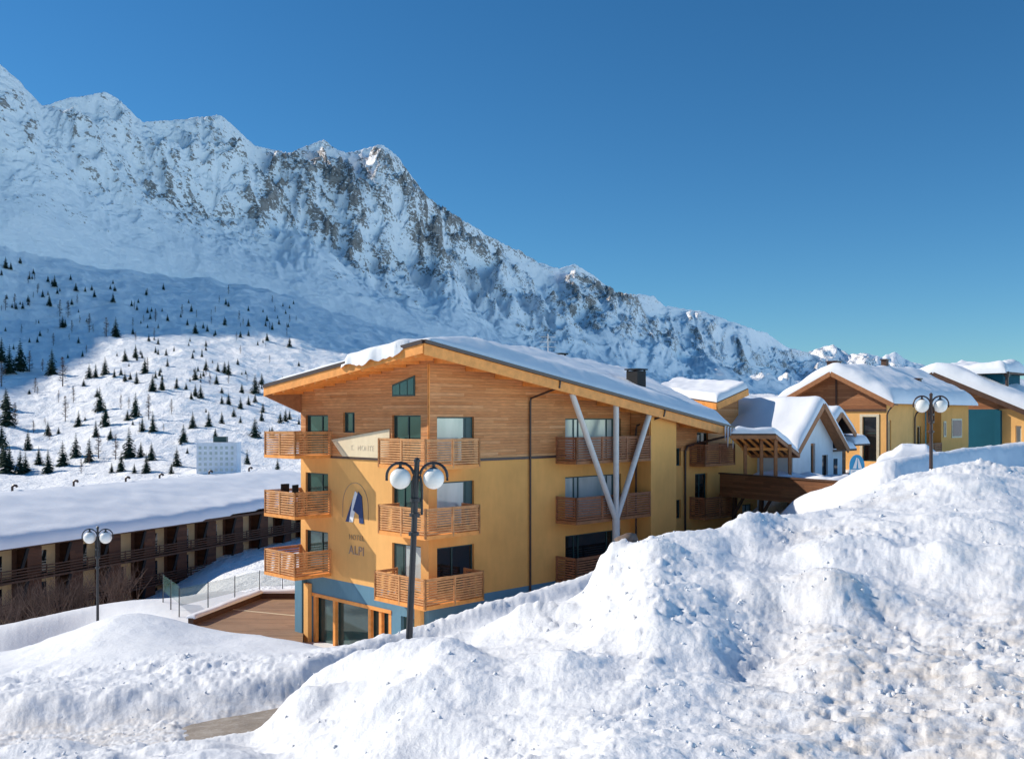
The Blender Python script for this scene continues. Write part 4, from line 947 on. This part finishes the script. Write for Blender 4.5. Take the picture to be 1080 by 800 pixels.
# recessed middle with balcony, then outer bay
w = MB(); wall(w, 'y', 5.2, 0, 1.0, -6, 1.4); wall(w, 'x', 1.0, 5.2, 9.6, -6, 1.45, [(5.9, 6.8, -3.2, -.7), (8.0, 8.8, -3.2, -.7)]); w.box(9.6, 15.5, -.3, .9, -6, 1.35); w.build('recess_wall', M['stucco_yellow_shade'], yc)
window(yc, 'x', 1.0, 5.9, 6.8, -3.2, -.7, 1, (6.35,), fr='frame_cream', gl='glass_dark'); window(yc, 'x', 1.0, 8.0, 8.8, -3.2, -.7, 1, fr='frame_cream', gl='glass_dark')
for x0_, x1_, z0_, z1_ in ((10.0, 10.5, -1.6, -.3), (11.7, 13.9, -1.7, -.1)):
    k = MB(); k.box(x0_, x1_, -.36, -.3, z0_, z1_); wo = k.build('window', M['frame_cream'], yc)
    k = MB(); k.box(x0_+.14, x1_-.14, -.38, -.359, z0_+.14, z1_-.14); k.build('pane', M['glass_dark'], wo)
s = MB(); s.box(5.3, 9.5, -.4, .99, -3.35, -3.2); bo = s.build('balcony', M['wood_post'], yc)
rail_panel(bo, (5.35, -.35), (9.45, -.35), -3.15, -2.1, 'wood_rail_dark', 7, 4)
chy = chalet_roof(yc, 'y', HY_, 15.8, 3.6, 1.6, .95, .12, .75, 41, 'wood_post', r=.8)
k = MB()
for sgn in (-1, 1):
    q = [(-.95, HY_, 3.4), (0, HY_, 3.4), (0, HY_+sgn*4.85, .93), (-.95, HY_+sgn*4.85, .93)]
    k.slab(q if sgn < 0 else q[::-1], .05)
k.build('soffit', M['wood_post'], chy)
for x, y, w_, h in ((1.5, 4.9, .8, 1.25), (8.5, 3.9, .45, 1.2), (8.6, 1.2, .45, .9)):
    k = MB(); zz = 3.6-.506*abs(y-HY_); k.box(x-w_/2, x+w_/2, y-w_/2, y+w_/2, zz-.3, zz+h); c_ = k.build('chimney', M['wood_dark'], chy)
    k = MB(); k.box(x-w_/2-.08, x+w_/2+.08, y-w_/2-.08, y+w_/2+.08, zz+h, zz+h+.09); k.build('cap', M['brown_metal'], c_)
for pts in ([(-.12, -.75, 1.1), (-.1, -.2, .5), (-.08, -.08, .2), (-.08, -.08, -5)], [(5.3, -.8, 1.0), (4.9, -.2, .3), (4.9, -.1, 0), (4.9, -.1, -5)]):
    pipe(pts, yc, .06)

# teal chalet
o_ = PZ(1086, 69, 0)
o_ = PZ(1086, 88, 0)
tc = empty('teal_chalet', o_, math.radians(45), 'teal and yellow chalet with brown gable and a snow capped dormer at right edge', 'chalet')
tc.scale = (1.275, 1.275, 1.275)
HT = 6.4; gt = gable_top(HT, 3.45, .55)
w = MB(); wall(w, 'y', 0, 2.05, 7.5, -6, .6, [(2.9, 3.25, -2.8, -2.45)]); w.box(-.35, -.002, 1.85, 2.25, -6, .5); w.build('wall', M['stucco_teal'], tc)
w = MB(); wall(w, 'y', 0, 7.5, 2*HT, -6, .6); w.build('wall', M['stucco_yellow'], tc)
w = MB(); wall(w, 'y', 0, 0, 2.05, -6, .6, [(.55, .95, -3.2, -.6)]); wall(w, 'x', 0, 0, 12, -6, .5); w.build('wall', M['stucco_yellow'], tc)
w = MB(); wall(w, 'y', 0, 0, 2*HT, .6, 4, (), gt, step=.5); w.build('cladding', M['cladding_brown_y'], tc)
window(tc, 'y', 0, .55, .95, -3.2, -.6, 1, fr='frame_cream', gl='glass_curtain'); window(tc, 'y', 0, 2.9, 3.25, -2.8, -2.45, 1, fr='frame_cream', gl='glass_curtain')
tr = chalet_roof(tc, 'y', HT, 12, 3.5, .6, 1.0, .12, .8, 51, 'wood_dark', r=.8)
k = MB()
for sgn in (-1, 1):
    q = [(-1.0, HT, 3.3), (0, HT, 3.3), (0, HT+sgn*7.3, 0), (-1.0, HT+sgn*7.3, 0)]
    k.slab(q if sgn < 0 else q[::-1], .05)
k.build('soffit', M['wood_dark'], tr)
k = MB(); k.box(1.2, 5, 2.2, 5.6, .8, 3.2); dm = k.build('dormer', M['stucco_teal'], tc)
k = MB(); k.box(.8, 5.4, 1.8, 6.6, 3.2, 3.36); k.build('dormer_roof', M['wood_dark'], dm)
f_, La, Lb = bil((.7, 1.8, 3.36), (5.4, 1.8, 3.36), (5.4, 6.8, 3.36), (.7, 6.8, 3.36)); snow_patch('snow_cover', f_, La, Lb, .85, dm, 57, .8, .3, .2)
k = MB(); k.lathe((1.2, 1.9, 1.2), [(.12, 0), (.12, 1.8), (.2, 1.8), (.2, 2.05), (.1, 2.2), (.001, 2.22)], 12); k.build('chimney', M['brown_metal'], dm)

# ------------------------------------------------------------------ long apartment block down on the left
ang = math.atan2(.919, .395)
ab = empty('apartment_block', (-43.4, 82, 0), ang, 'long low three storey apartment block with dark balconies under one snow covered roof', 'building')
BW = 4.6; K0, K1 = -3, 12; X0, X1 = K0*BW, K1*BW; ZE = -10.9
def zst(x): return ZE+.012*(x-20)*0+(.28*min(5, max(0, math.floor((x-25)/4.6)+1)) if x > 25 else 0)*.35
w = MB(); wall(w, 'x', 1.6, X0, X1, -22, ZE, ()); w.box(X0, X1, 9, 9.1, -22, ZE); w.box(X0-.1, X0, 1.6, 9, -22, ZE); w.box(X1, X1+.1, 1.6, 9, -22, ZE); w.build('wall', M['wood_dark'], ab)
RY = 12.5; RZ = -7.75
k = MB(); k.slab([(X0-1, -.7, ZE-.1), (X1+1, -.7, ZE-.1), (X1+1, RY, RZ-.2), (X0-1, RY, RZ-.2)], .25); ar = k.build('roof', M['wood_dark'], ab)
k = MB(); k.slab([(X0-1, RY, RZ-.2), (X1+1, RY, RZ-.2), (X1+1, RY+9, RZ-2.5), (X0-1, RY+9, RZ-2.5)], .25); k.build('roof', M['wood_dark'], ab)
def afn(a, b):
    x = X0-1+(X1-X0+2)*a; t = b*(RY+8.7)-.9
    z = ZE-.1+(t+.7)/(RY+.7)*(RZ-.1-ZE) if t < RY else RZ-.2-(t-RY)*.25
    z -= .3*math.exp(-((t-RY)/1.6)**2)
    st = .16*min(4, max(0, (x-24)//4.6+1)) if x > 24 else 0
    return (x, t, z+.02+st*math.exp(-max(0, t)/3.0))
snow_patch('snow_cover', afn, X1-X0+2, RY+8, .85, ar, 61, 1.0, .09, .5, sag=.1)
for i, x in enumerate((2, 7.5, 12, 20, 27, 33, 41, 50)):
    k = MB(); y = RY+.8+.5*math.sin(i*3); zz = RZ+.1
    k.tube([(x, y, zz), (x, y, zz+.62), (x+.1, y-.1, zz+.75), (x+.3, y-.2, zz+.72), (x+.36, y-.25, zz+.55)], .13, 8); k.build('vent_pipe', M['brown_metal'], ar)
FLH = 2.85
for fl in range(3):
    zf = ZE-.35-FLH*(fl+1)
    for kx in range(K0, K1):
        x = kx*BW
        s = MB(); s.box(x+.003, x+BW-.003, -.1, 1.6, zf-.18, zf)
        for q in (.2, .45, .7, .95): s.box(x+.003, x+BW-.003, -.1, -.04, zf+q-.05, zf+q+.06)
        s.box(x+.01, x+.09, -.12, -.02, zf, zf+1.05)
        bo = s.build('balcony', M['wood_dark'], ab)
        s = MB(); s.box(x+2.95, x+4.45, .3, 1.59, zf, zf+FLH-.2); s.build('partition', M['cladding_block'], bo)
        s = MB(); s.box(x+.25, x+2.3, 1.45, 1.595, zf+.02, zf+FLH-.2); s.build('infill', M['stucco_tan'], bo)
        if (kx*7+fl*3) % 4 != 1:
            s = MB(); s.box(x+.5, x+1.3, 1.40, 1.448, zf+.02, zf+2.1); s.build('window', M['glass_dark'], bo)
        s = MB(); s.beam((x+2.1, -.0, zf+.9), (x+2.75, -.0, zf+FLH-.15), .14, .3); s.build('brace', M['black_recess'], bo)

# ------------------------------------------------------------------ far white tower block
tz = P(231, 232, 466)
tb = empty('tower_block', (tz.x, tz.y, -24), math.radians(8), 'distant white high rise with rows of small windows below the sunny hillside', 'building')
TW, TH = 9.2, tz.z+24
k = MB(); wall(k, 'x', -3.5, -TW/2, TW/2, 0, TH); k.box(-TW/2, TW/2, -3.498, 4, 0, TH-.003); k.build('wall', M['tower_white'], tb)
k = MB(); k.box(-1.2, 1.8, -1, 2, TH, TH+1.3); k.build('lift_housing', M['frame_green'], tb)
for r_ in range(7):
    for c_ in range(7):
        x = -TW/2+.5+c_*1.22; z = TH-1.2-r_*1.3
        k = MB(); k.box(x, x+.6, -3.56, -3.505, z-.38, z+.3); k.build('window', M['glass_curtain'], tb)

# ------------------------------------------------------------------ sunken court, fence
c0, c1, c2, c3 = PZ(201, 52.2, -11.3), PZ(274, 60.0, -11.3), PZ(322, 60, -11.3), PZ(319, 47.6, -11.3)
ctr = (c0+c2)/2
crt = empty('wooden_court', ctr, 0, 'sunken brown timber court with pale line and low snow topped walls beside hotel', 'court')
q = [p-ctr for p in (c0, c3, c2, c1)]
k = MB().slab([(p.x, p.y, .1) for p in q], .5).build('floor', M['deck_boards'], crt)
m0, m1 = (q[0]*.45+q[3]*.55), (q[1]*.45+q[2]*.55)
k2 = MB().beam((m0.x, m0.y, .108), (m1.x, m1.y, .108), .14, .012).build('painted_line', M['frame_cream'], k)
for a_, b_ in ((q[0], q[3]), (q[3], q[2])):
    a2 = Vector((a_.x, a_.y, .2)); b2 = Vector((b_.x, b_.y, .2)); w_ = MB().beam(a2, b2, .3, .55).build('low_wall', M['wood_dark'], crt)
    n_ = (b2-a2).normalized(); s_ = Vector((-n_.y, n_.x, 0))*.28; z_ = Vector((0, 0, .285))
    f_, La, Lb = bil(a2-s_+z_, b2-s_+z_, b2+s_+z_, a2+s_+z_); snow_patch('snow_cap', f_, La, Lb, .16, w_, 71, .2, .3, .2, sag=.05)
fence_pts = [PZ(172, 60.5, 0), PZ(189, 56.5, 0), PZ(274, 63, 0), PZ(322, 63.5, 0)]
gf = empty('glass_fence', fence_pts[1], 0, 'low green glass fence with metal posts round the sunken court', 'fence')
org = fence_pts[1]
for i in range(3):
    a_, b_ = fence_pts[i], fence_pts[i+1]; n = max(2, int((b_-a_).length/1.9))
    for j in range(n):
        p = a_.lerp(b_, j/n)-org; r_ = a_.lerp(b_, (j+1)/n)-org; dr = (r_-p).normalized()*.07
        zg = -10.75 if i < 1 else -10.9
        k = MB(); k.beam(p+Vector((0, 0, zg-1)), p+Vector((0, 0, zg+.95)), .05, .05, (0, 1, 0)); k.build('post', M['dark_metal'], gf)
        k = MB(); k.beam(p+dr+Vector((0, 0, zg+.4)), r_-dr+Vector((0, 0, zg+.4)), .02, 1.0); k.build('pane', M['fence_glass'], gf)

# ------------------------------------------------------------------ lamps
def lamp(px, D, ytop, ybase, sep, rg, label, lean=(0, 0), matn='dark_metal', zbase=None, r=.055):
    b = P(px, D, ybase); zt = P(px, D, ytop).z
    zb = b.z-.5
    t = empty('street_lamp', (b.x, b.y, zb), 0, label, 'street lamp', 'double globe street lamps')
    H = zt-zb; lx = lean[0]
    k = MB(); k.tube([(0, 0, 0), (lx*.5, 0, H*.5), (lx, 0, H)], r, 12, r*.75); po = k.build('pole', M[matn], t)
    k = MB()
    for q in (.62, .72, .8): k.lathe((lx*q, 0, H*q), [(r*.9, -.05), (r*1.5, -.04), (r*1.5, .04), (r*.9, .05)], 12)
    k.lathe((lx, 0, H), [(r*.9, 0), (r*.9, .06), (.001, .12)], 10); k.build('collar', M[matn], po)
    for sg in (-1, 1):
        cx = lx+sg*sep; cz = H-rg*1.35-.05
        ra = rg*1.28
        pts = [(lx+sg*(r+.03), 0, H*.72)]+[(lx+sg*(r+.03), 0, cz-.1)]
        pts += [(cx-sg*ra*math.cos(a), 0, cz+ra*.15+ra*math.sin(a)) for a in [math.pi*i/14 for i in range(15)]]
        pts += [(cx+sg*ra, 0, cz-rg*.2)]
        pts[1] = (lx+sg*(r+.03), 0, cz-.15)
        k = MB(); k.tube(pts, r*.4, 8); ar_ = k.build('arm', M[matn if matn == 'dark_metal' else 'brown_metal'], t)
        k = MB(); k.lathe((cx, 0, cz), [(.001, rg*1.42), (rg*.14, rg*1.4), (rg*.15, rg*1.1), (rg*.36, rg*1.0), (rg*.4, rg*.9), (rg*.2, rg*.9)], 16); k.build('cap', M[matn], ar_)
        k = MB(); prof = [(rg*math.sin(a)*1.0+.0001, -rg*math.cos(a)) for a in [math.pi*(i/16)*.88 for i in range(17)]]; k.lathe((cx, 0, cz), prof, 24); k.build('globe', M['frosted_globe'], ar_, True)
    return t
lamp(431, 23.2, 487, 664, .40, .255, 'tall dark double globe street lamp in front of the hotel corner', (.2, 0), r=.085)
lamp(103, 41, 557, 654, .34, .25, 'small double globe street lamp before the long apartment block', r=.06)
lamp(982, 37, 417, 503, .35, .255, 'double globe street lamp by the yellow chalet', matn='brown_metal', r=.075)

# ------------------------------------------------------------------ oval sign on a post
sp_ = P(904, 45, 505)
sg = empty('hotel_sign', (sp_.x, sp_.y, sp_.z-1.2), math.radians(-6), 'blue arched hotel sign with white peak emblem on a post by terrace end', 'sign')
h0 = 1.2
k = MB(); k.tube([(0, .06, 0), (0, .06, h0+.5)], .04, 8); k.build('post', M['brown_metal'], sg)
ps = [(-.33, 0, h0+.12), (.33, 0, h0+.12), (.34, 0, h0+.62)]+[(.34*math.cos(a), 0, h0+.62+.52*math.sin(a)) for a in [math.pi*i/14 for i in range(1, 14)]]+[(-.34, 0, h0+.62)]
k = MB().prism(ps, (0, .05, 0)); pn = k.build('panel', M['sign_blue'], sg)
k = MB(); k.prism([(-.3, -.02, h0+.14), (.3, -.02, h0+.14), (.3, -.02, h0+.45), (-.3, -.02, h0+.45)], (0, .018, 0)); k.build('name_plate', M['white_paint'], pn)
k = MB(); k.prism([(-.2, -.02, h0+.5), (-.04, -.02, h0+.5), (.02, -.02, h0+.98), (-.03, -.02, h0+1.0)], (0, .018, 0)); k.prism([(.05, -.02, h0+.5), (.22, -.02, h0+.5), (.06, -.02, h0+.98), (.035, -.02, h0+.9)], (0, .018, 0)); k.build('emblem', M['white_paint'], pn)
text('HOTEL', .13, 'sign_blue', pn, (0, -.03, h0+.3), (math.radians(90), 0, 0), .004); text('ALPI', .17, 'navy_paint', pn, (0, -.03, h0+.16), (math.radians(90), 0, 0), .004)

# ------------------------------------------------------------------ snowed-in car
cc = P(960, 60, 487)
car = empty('parked_car', (cc.x, cc.y, -3.65), math.radians(-22), 'parked car buried under a thick snow hood beside the yellow chalet', 'car')
def carbody(off, zl):
    prof = [(-1.95, .25), (-1.95, .75), (-1.6, .88), (-1.05, .95), (-.55, 1.42), (.85, 1.44), (1.45, 1.0), (1.9, .9), (1.95, .3)]
    k = MB(); n = len(prof)
    rows = []
    for yy, sq in ((-.82, .0), (-.76, .06), (.76, .06), (.82, 0)):
        rows.append([(x, yy*(1-.14*max(0, z-.9)), z+sq*.4) for x, z in prof])
    for r_ in rows: k.v += r_
    for j in range(3):
        for i in range(n-1): k.f.append((j*n+i, j*n+i+1, (j+1)*n+i+1, (j+1)*n+i))
    k.f.append(tuple(range(n))[::-1]); k.f.append(tuple(range(3*n, 4*n))); return k
carbody(0, 0).build('body', M['car_paint'], car)
for x in (-1.25, 1.25):
    for y in (-.78, .78):
        k = MB(); k.v = []; k.tube([(x, y-.1, .32), (x, y+.1, .32)], .32, 18); k.build('wheel', M['rubber'], car)
for sy in (-1, 1):
    k = MB(); k.prism([(-.85, sy*.80, .98), (1.15, sy*.80, .98), (.78, sy*.765, 1.34), (-.5, sy*.765, 1.34)], (0, sy*.012, 0)); k.build('side_window', M['glass_dark'], car)
k = MB(); k.hexa([(-1.08, -.66, .97), (-.62, -.6, 1.36), (-.62, .6, 1.36), (-1.08, .66, .97)], [(-1.1, -.66, 1.0), (-.64, -.6, 1.39), (-.64, .6, 1.39), (-1.1, .66, 1.0)]); k.build('windscreen', M['glass_dark'], car)
def carsn(a, b):
    x = -1.97+3.94*a; y = -.84+1.68*b
    xs = [-1.97, -1.6, -1.05, -.5, .9, 1.45, 1.97]; zs = [.75, .88, 1.0, 1.45, 1.46, 1.05, .85]
    return (x, y, float(np.interp(x, xs, zs)))
snow_patch('snow_cover', carsn, 3.9, 1.7, .5, car, 81, .5, .25, .1, sag=.25)

# dark stone in the near mound
st = P(657, 15.9, 578)
k = MB(); k.lathe((0, 0, 0), [(.001, -.12), (.13, -.06), (.17, .03), (.12, .1), (.001, .13)], 9)
k.v = [(x*(1+.3*math.sin(y*31+z*17)), y*(1+.25*math.cos(x*27)), z*(1+.3*math.sin(x*19))) for x, y, z in k.v]
so2 = k.build('stone', M['stone'], None, True); so2.location = (st.x, 15.45, ground_xy(st.x, 15.45)+.06); tag(so2, 'brown stone sticking out of the crest of the near snow mound', 'stone')

# bare shrubs before the apartment block
def shrub_mesh(seed, h=2.6, n=46):
    rnd = random.Random(seed); k = MB()
    for i in range(n):
        a = rnd.uniform(0, 6.28); sp = rnd.uniform(.1, .9); L_ = h*rnd.uniform(.6, 1)
        p = Vector((rnd.uniform(-.6, .6), rnd.uniform(-.6, .6), 0)); d = Vector((math.cos(a)*sp, math.sin(a)*sp, 1)).normalized()
        q = p+d*L_*.5; e_ = q+(d+Vector((rnd.uniform(-.3, .3), rnd.uniform(-.3, .3), .1))).normalized()*L_*.5
        k.tube([p, q, e_], .022, 4, .006, False)
        for j in range(4):
            s_ = p.lerp(e_, rnd.uniform(.3, .9)); k.tube([s_, s_+Vector((rnd.uniform(-.5, .5), rnd.uniform(-.5, .5), rnd.uniform(.2, .7)))], .009, 3, .004, False)
    return k
sb = [shrub_mesh(s).build('bare_shrub', M['larch_twig'], None) for s in (1, 2, 3)]
shp = [(14, 66, 652), (30, 67, 648), (46, 66, 645), (60, 65, 643), (74, 67, 640), (88, 66, 638), (118, 65, 632), (132, 67, 630), (4, 60, 660)]
for i, (px, D, y) in enumerate(shp):
    o = sb[i] if i < 3 else sb[i % 3].copy()
    if i >= 3: COL.objects.link(o)
    p = P(px, D, y); o.location = (p.x, p.y, p.z-.5); o.rotation_euler = (0, 0, i*1.3); s_ = .9+.35*((i*37) % 5)/5; o.scale = (s_, s_, s_*1.1)
    tag(o, 'leafless brown shrub in the row before the long apartment block', 'shrub', 'bare shrubs along the apartment block')

# ------------------------------------------------------------------ conifers
def spruce(seed, h=7.0, dens=1.0):
    rnd = random.Random(seed); k = MB(); k.tube([(0, 0, -.6), (0, 0, h*.97)], h*.018, 5, .01, False)
    tiers = int(15*dens)
    for i in range(tiers):
        t = i/(tiers-1); z = h*(.07+.88*t); R_ = h*.21*(1-t)**.85+.08; nb = int(13-6*t)
        for j in range(nb):
            a = 2*math.pi*(j+rnd.random()*.8)/nb; r_ = R_*rnd.uniform(.6, 1.18); dz_ = -r_*rnd.uniform(.25, .55); w_ = r_*.30
            c, s_ = math.cos(a), math.sin(a); zz = z+rnd.uniform(-.12, .12)*h/10
            k.add([(0, 0, zz+.12*r_), (c*r_*.6-s_*w_, s_*r_*.6+c*w_, zz+dz_*.6-.05), (c*r_, s_*r_, zz+dz_), (c*r_*.6+s_*w_, s_*r_*.6-c*w_, zz+dz_*.6-.05)], [(0, 1, 2), (0, 2, 3)])
            if rnd.random() < .6:
                k.add([(c*r_*.3, s_*r_*.3, zz), (c*r_*.9-s_*.08, s_*r_*.9+c*.08, zz+dz_-.25*r_), (c*r_*.9+s_*.12, s_*r_*.9-c*.12, zz+dz_-.1*r_)], [(0, 1, 2)])
    return k
def larch(seed, h=8.0):
    rnd = random.Random(seed); k = MB(); k.tube([(0, 0, -.6), (.05, 0, h*.5), (0, .05, h)], h*.016, 5, .015, False)
    for i in range(70):
        t = rnd.uniform(.12, .98); z = h*t; r_ = h*.17*(1-t)**.7*rnd.uniform(.5, 1.1)+.12; a = rnd.uniform(0, 6.28)
        e_ = (math.cos(a)*r_, math.sin(a)*r_, z+r_*.35); k.tube([(0, 0, z), e_], .05, 3, .02, False)
        for j in range(5):
            q = rnd.uniform(.3, 1); k.tube([(e_[0]*q, e_[1]*q, z+r_*.35*q), (e_[0]*q+rnd.uniform(-.25, .25), e_[1]*q+rnd.uniform(-.25, .25), z+r_*.35*q+rnd.uniform(-.3, .4))], .03, 3, .01, False)
    return k
protoS = [spruce(s).build('spruce_tree', M['dark_foliage'], None) for s in (11, 12, 13, 14)]
protoL = [larch(s).build('larch_tree', M['larch_twig'], None) for s in (21, 22)]
usedS = [0]*4; usedL = [0]*2
TREES = [(143,568,36),(190,660,60),(197,525,60,1),(237,540,40),(228,635,60),(270,650,60),(295,640,60,1),(300,495,60),(318,540,60),(290,570,40),(118,655,45),(143,702,60),(60,745,60),(15,725,80),(85,610,50),(365,680,50),(388,638,75),(350,640,60,1),(423,635,40),(455,645,45),(410,510,60),(430,555,35),(462,560,50),(440,700,50),(405,720,25),(335,690,25),(532,660,48),(553,587,45),(580,545,42),(630,540,38),(668,532,32),(743,655,38),(838,688,38),(770,575,50),(790,525,28),(725,488,30),(706,512,25),(793,500,25),(768,440,48),(790,415,30),(845,530,30),(860,525,30),(873,520,25),(620,372,30),(690,385,35),(675,380,30),(655,375,25),(587,402,32),(653,412,25),(606,455,35),(590,450,30),(460,435,45),(490,430,35),(503,360,22),(533,425,25),(560,430,18),(690,475,30),(668,472,22),(730,440,25),(748,475,25),(768,470,22),(812,562,15),(620,498,12),(723,530,18),(515,505,35,1),(365,490,35,1),(390,490,30,1),(450,520,60,1),(178,470,30,1),(220,470,40,1),(245,690,35,1),(632,415,30,1),(687,415,25,1),
(155,385,65),(190,420,70,1),(60,375,80),(30,380,70),(90,375,50,1),(20,540,90),(45,545,60,1),(270,395,38),(290,395,35),(315,385,45),(378,345,32),(410,335,35),(345,395,22),(363,385,20),(375,408,25),(435,380,40),(445,378,35,1),(205,335,12),(190,245,30),(215,260,30,1),(270,258,45,1),(320,270,45,1),(350,272,50),(180,210,40,1),(205,213,40,1),(150,178,28),(165,120,30),(145,105,18),(228,135,22),(258,135,15),(275,132,15),(340,170,25),(18,65,30),(32,70,20),(60,50,18),(18,190,35,1),(45,185,35,1),(17,255,12),(590,262,30),(490,195,10),(458,195,12),(470,225,30,1),(505,225,18),(550,205,25,1),(675,235,22),(722,225,25,1),(750,240,20),(800,240,15),(820,250,20),(873,300,25),(805,285,22),(723,275,18),(5,350,60),(5,420,60,1),(15,490,50),(10,660,70),(30,670,60),(515,700,28),(75,690,50),(5,600,60),(100,560,30,1),(160,300,30,1),(130,375,30,1)]
rnd = random.Random(5)
def far_only(y): return 640 if y > 640 else y
for i, t in enumerate(TREES):
    zx, zy, hh = t[:3]; lar = len(t) > 3; px = zx/2.857; y = 260+zy/2.857
    yb = min(y, 499)
    p = ground_at_image(px, yb+.5, 200)
    h_m = hh/2.857*p.y/F*1.16
    if lar: pr_, us, base = protoL, usedL, 8.0
    else: pr_, us, base = protoS, usedS, 7.0
    j = i % len(pr_)
    if us[j]: o = pr_[j].copy(); COL.objects.link(o)
    else: o = pr_[j]; us[j] = 1
    s_ = h_m/base; o.location = (p.x, p.y, p.z); o.rotation_euler = (0, 0, rnd.uniform(0, 6.28)); o.scale = (s_*rnd.uniform(1.25, 1.7), s_*rnd.uniform(1.25, 1.7), s_*1.1)
    lit = y > 388+max(0, (80-px))*.6 and px > 20
    if lar: tag(o, 'bare greyish larch on the sunlit lower hillside' if lit else 'bare greyish larch on the shaded blue mountain slope', 'tree', 'bare larches on the sunlit hillside' if lit else 'bare larches on the shaded slope')
    else: tag(o, 'dark green spruce standing on the sunlit lower hillside' if lit else 'dark green spruce on the shaded blue mountain slope', 'tree', 'spruces on the sunlit hillside' if lit else 'spruces on the shaded slope')
for i in range(70):    # small ones between, in loose clumps
    px = rnd.uniform(20, 318); y = rnd.uniform(400, 492)
    if gnoise(np.array(px*.045), np.array(y*.06), 9) < .02: continue
    p = ground_at_image(px, y, 200); lar = i % 4 == 0; o = (protoL[i % 2] if lar else protoS[i % 4]).copy(); COL.objects.link(o)
    s_ = rnd.uniform(5, 14)*p.y/F/7; o.location = p; o.scale = (s_*rnd.uniform(1.2, 1.9), s_*rnd.uniform(1.2, 1.9), s_); o.rotation_euler = (rnd.uniform(-.05, .05), rnd.uniform(-.05, .05), i)
    if lar: tag(o, 'bare greyish larch on the sunlit lower hillside', 'tree', 'bare larches on the sunlit hillside')
    else: tag(o, 'dark green spruce standing on the sunlit lower hillside', 'tree', 'spruces on the sunlit hillside')
for i in range(260):    # the tiniest ones higher up
    px = rnd.uniform(0, 330); y = rnd.uniform(285, 385)+(px/330)*35
    if gnoise(np.array(px*.035), np.array(y*.07), 5) < -.1: continue
    p = ground_at_image(px, y, 250); o = protoS[i % 4].copy() if i % 3 else protoL[i % 2].copy(); COL.objects.link(o)
    s_ = rnd.uniform(4, 9)*p.y/F/7; o.location = p; o.scale = (s_*1.2, s_*1.2, s_); o.rotation_euler = (0, 0, i)
    if i % 3: tag(o, 'dark green spruce on the shaded blue mountain slope', 'tree', 'spruces on the shaded slope')
    else: tag(o, 'bare greyish larch on the shaded blue mountain slope', 'tree', 'bare larches on the shaded slope')


# two little chairs on the middle balcony at the far end
for i, (u, v) in enumerate(((-1.3, 9.6), (-1.25, 8.6))):
    p = hotel.matrix_basis @ Vector((u, v, -4.845))
    t = empty('balcony_chair', p, math.radians(45+20*i), ('dark slatted chair at the outer end of the far left middle balcony', 'dark slatted chair nearer the wall corner on the far left middle balcony')[i], 'chair', 'balcony chairs')
    k = MB(); k.box(-.24, .24, -.24, .24, .82, .87); k.box(-.24, .24, -.24, .24, .80, .815); k.build('seat', M['dark_metal'], t)
    k = MB(); k.box(-.24, .24, .22, .26, .87, 1.45); k.build('backrest', M['dark_metal'], t)
    for a in (-.21, .21):
        for b in (-.21, .21): k = MB(); k.box(a-.02, a+.02, b-.02, b+.02, 0, .80); k.build('leg', M['dark_metal'], t)

# loose clods broken off the ploughed snow
rc = np.random.RandomState(4); k = MB(); n_ = 0
while n_ < 1300:
    px = rc.uniform(-30, 1110); D = math.exp(rc.uniform(math.log(4.5), math.log(26))); j = int(np.argmin(np.abs(EPX-px))); i = int(np.argmin(np.abs(NL-math.log(D))))
    x = (px-CX)/F*D
    g_ = float(gnoise(np.array(x*.55+2), np.array(D*.45), 66))
    if g_ < .1 and rc.rand() > .12: continue
    if px < 620 and px > 290 and D < 14 and rc.rand() > .25: continue
    if rough[i, j] < .5 and road[i, j] < .3: continue
    n_ += 1; s_ = .006+.026*rc.rand()**4+.0011*D*rc.rand()**2; z = float(Zg[i, j])
    a = rc.uniform(0, 6.28, 3); R_ = np.array(Matrix.Rotation(a[0], 3, 'X') @ Matrix.Rotation(a[1], 3, 'Y') @ Matrix.Rotation(a[2], 3, 'Z'))
    cv = np.array([[sx, sy, sz] for sz in (-1, 1) for sy in (-1, 1) for sx in (-1, 1)], float)*rc.uniform(.45, 1, (8, 3))*[1, rc.uniform(.6, 1), rc.uniform(.5, .9)]
    cv = cv @ R_.T*s_+[x, D, z+s_*.1]
    k.add(cv.tolist(), [(0, 2, 3, 1), (4, 5, 7, 6), (0, 1, 5, 4), (2, 6, 7, 3), (0, 4, 6, 2), (1, 3, 7, 5)])
cl = k.build('snow_clods', M['ground_snow'], None, True); tag(cl, 'loose clods and crumbs of ploughed snow scattered over the near mounds', 'snow clods', kind='stuff')
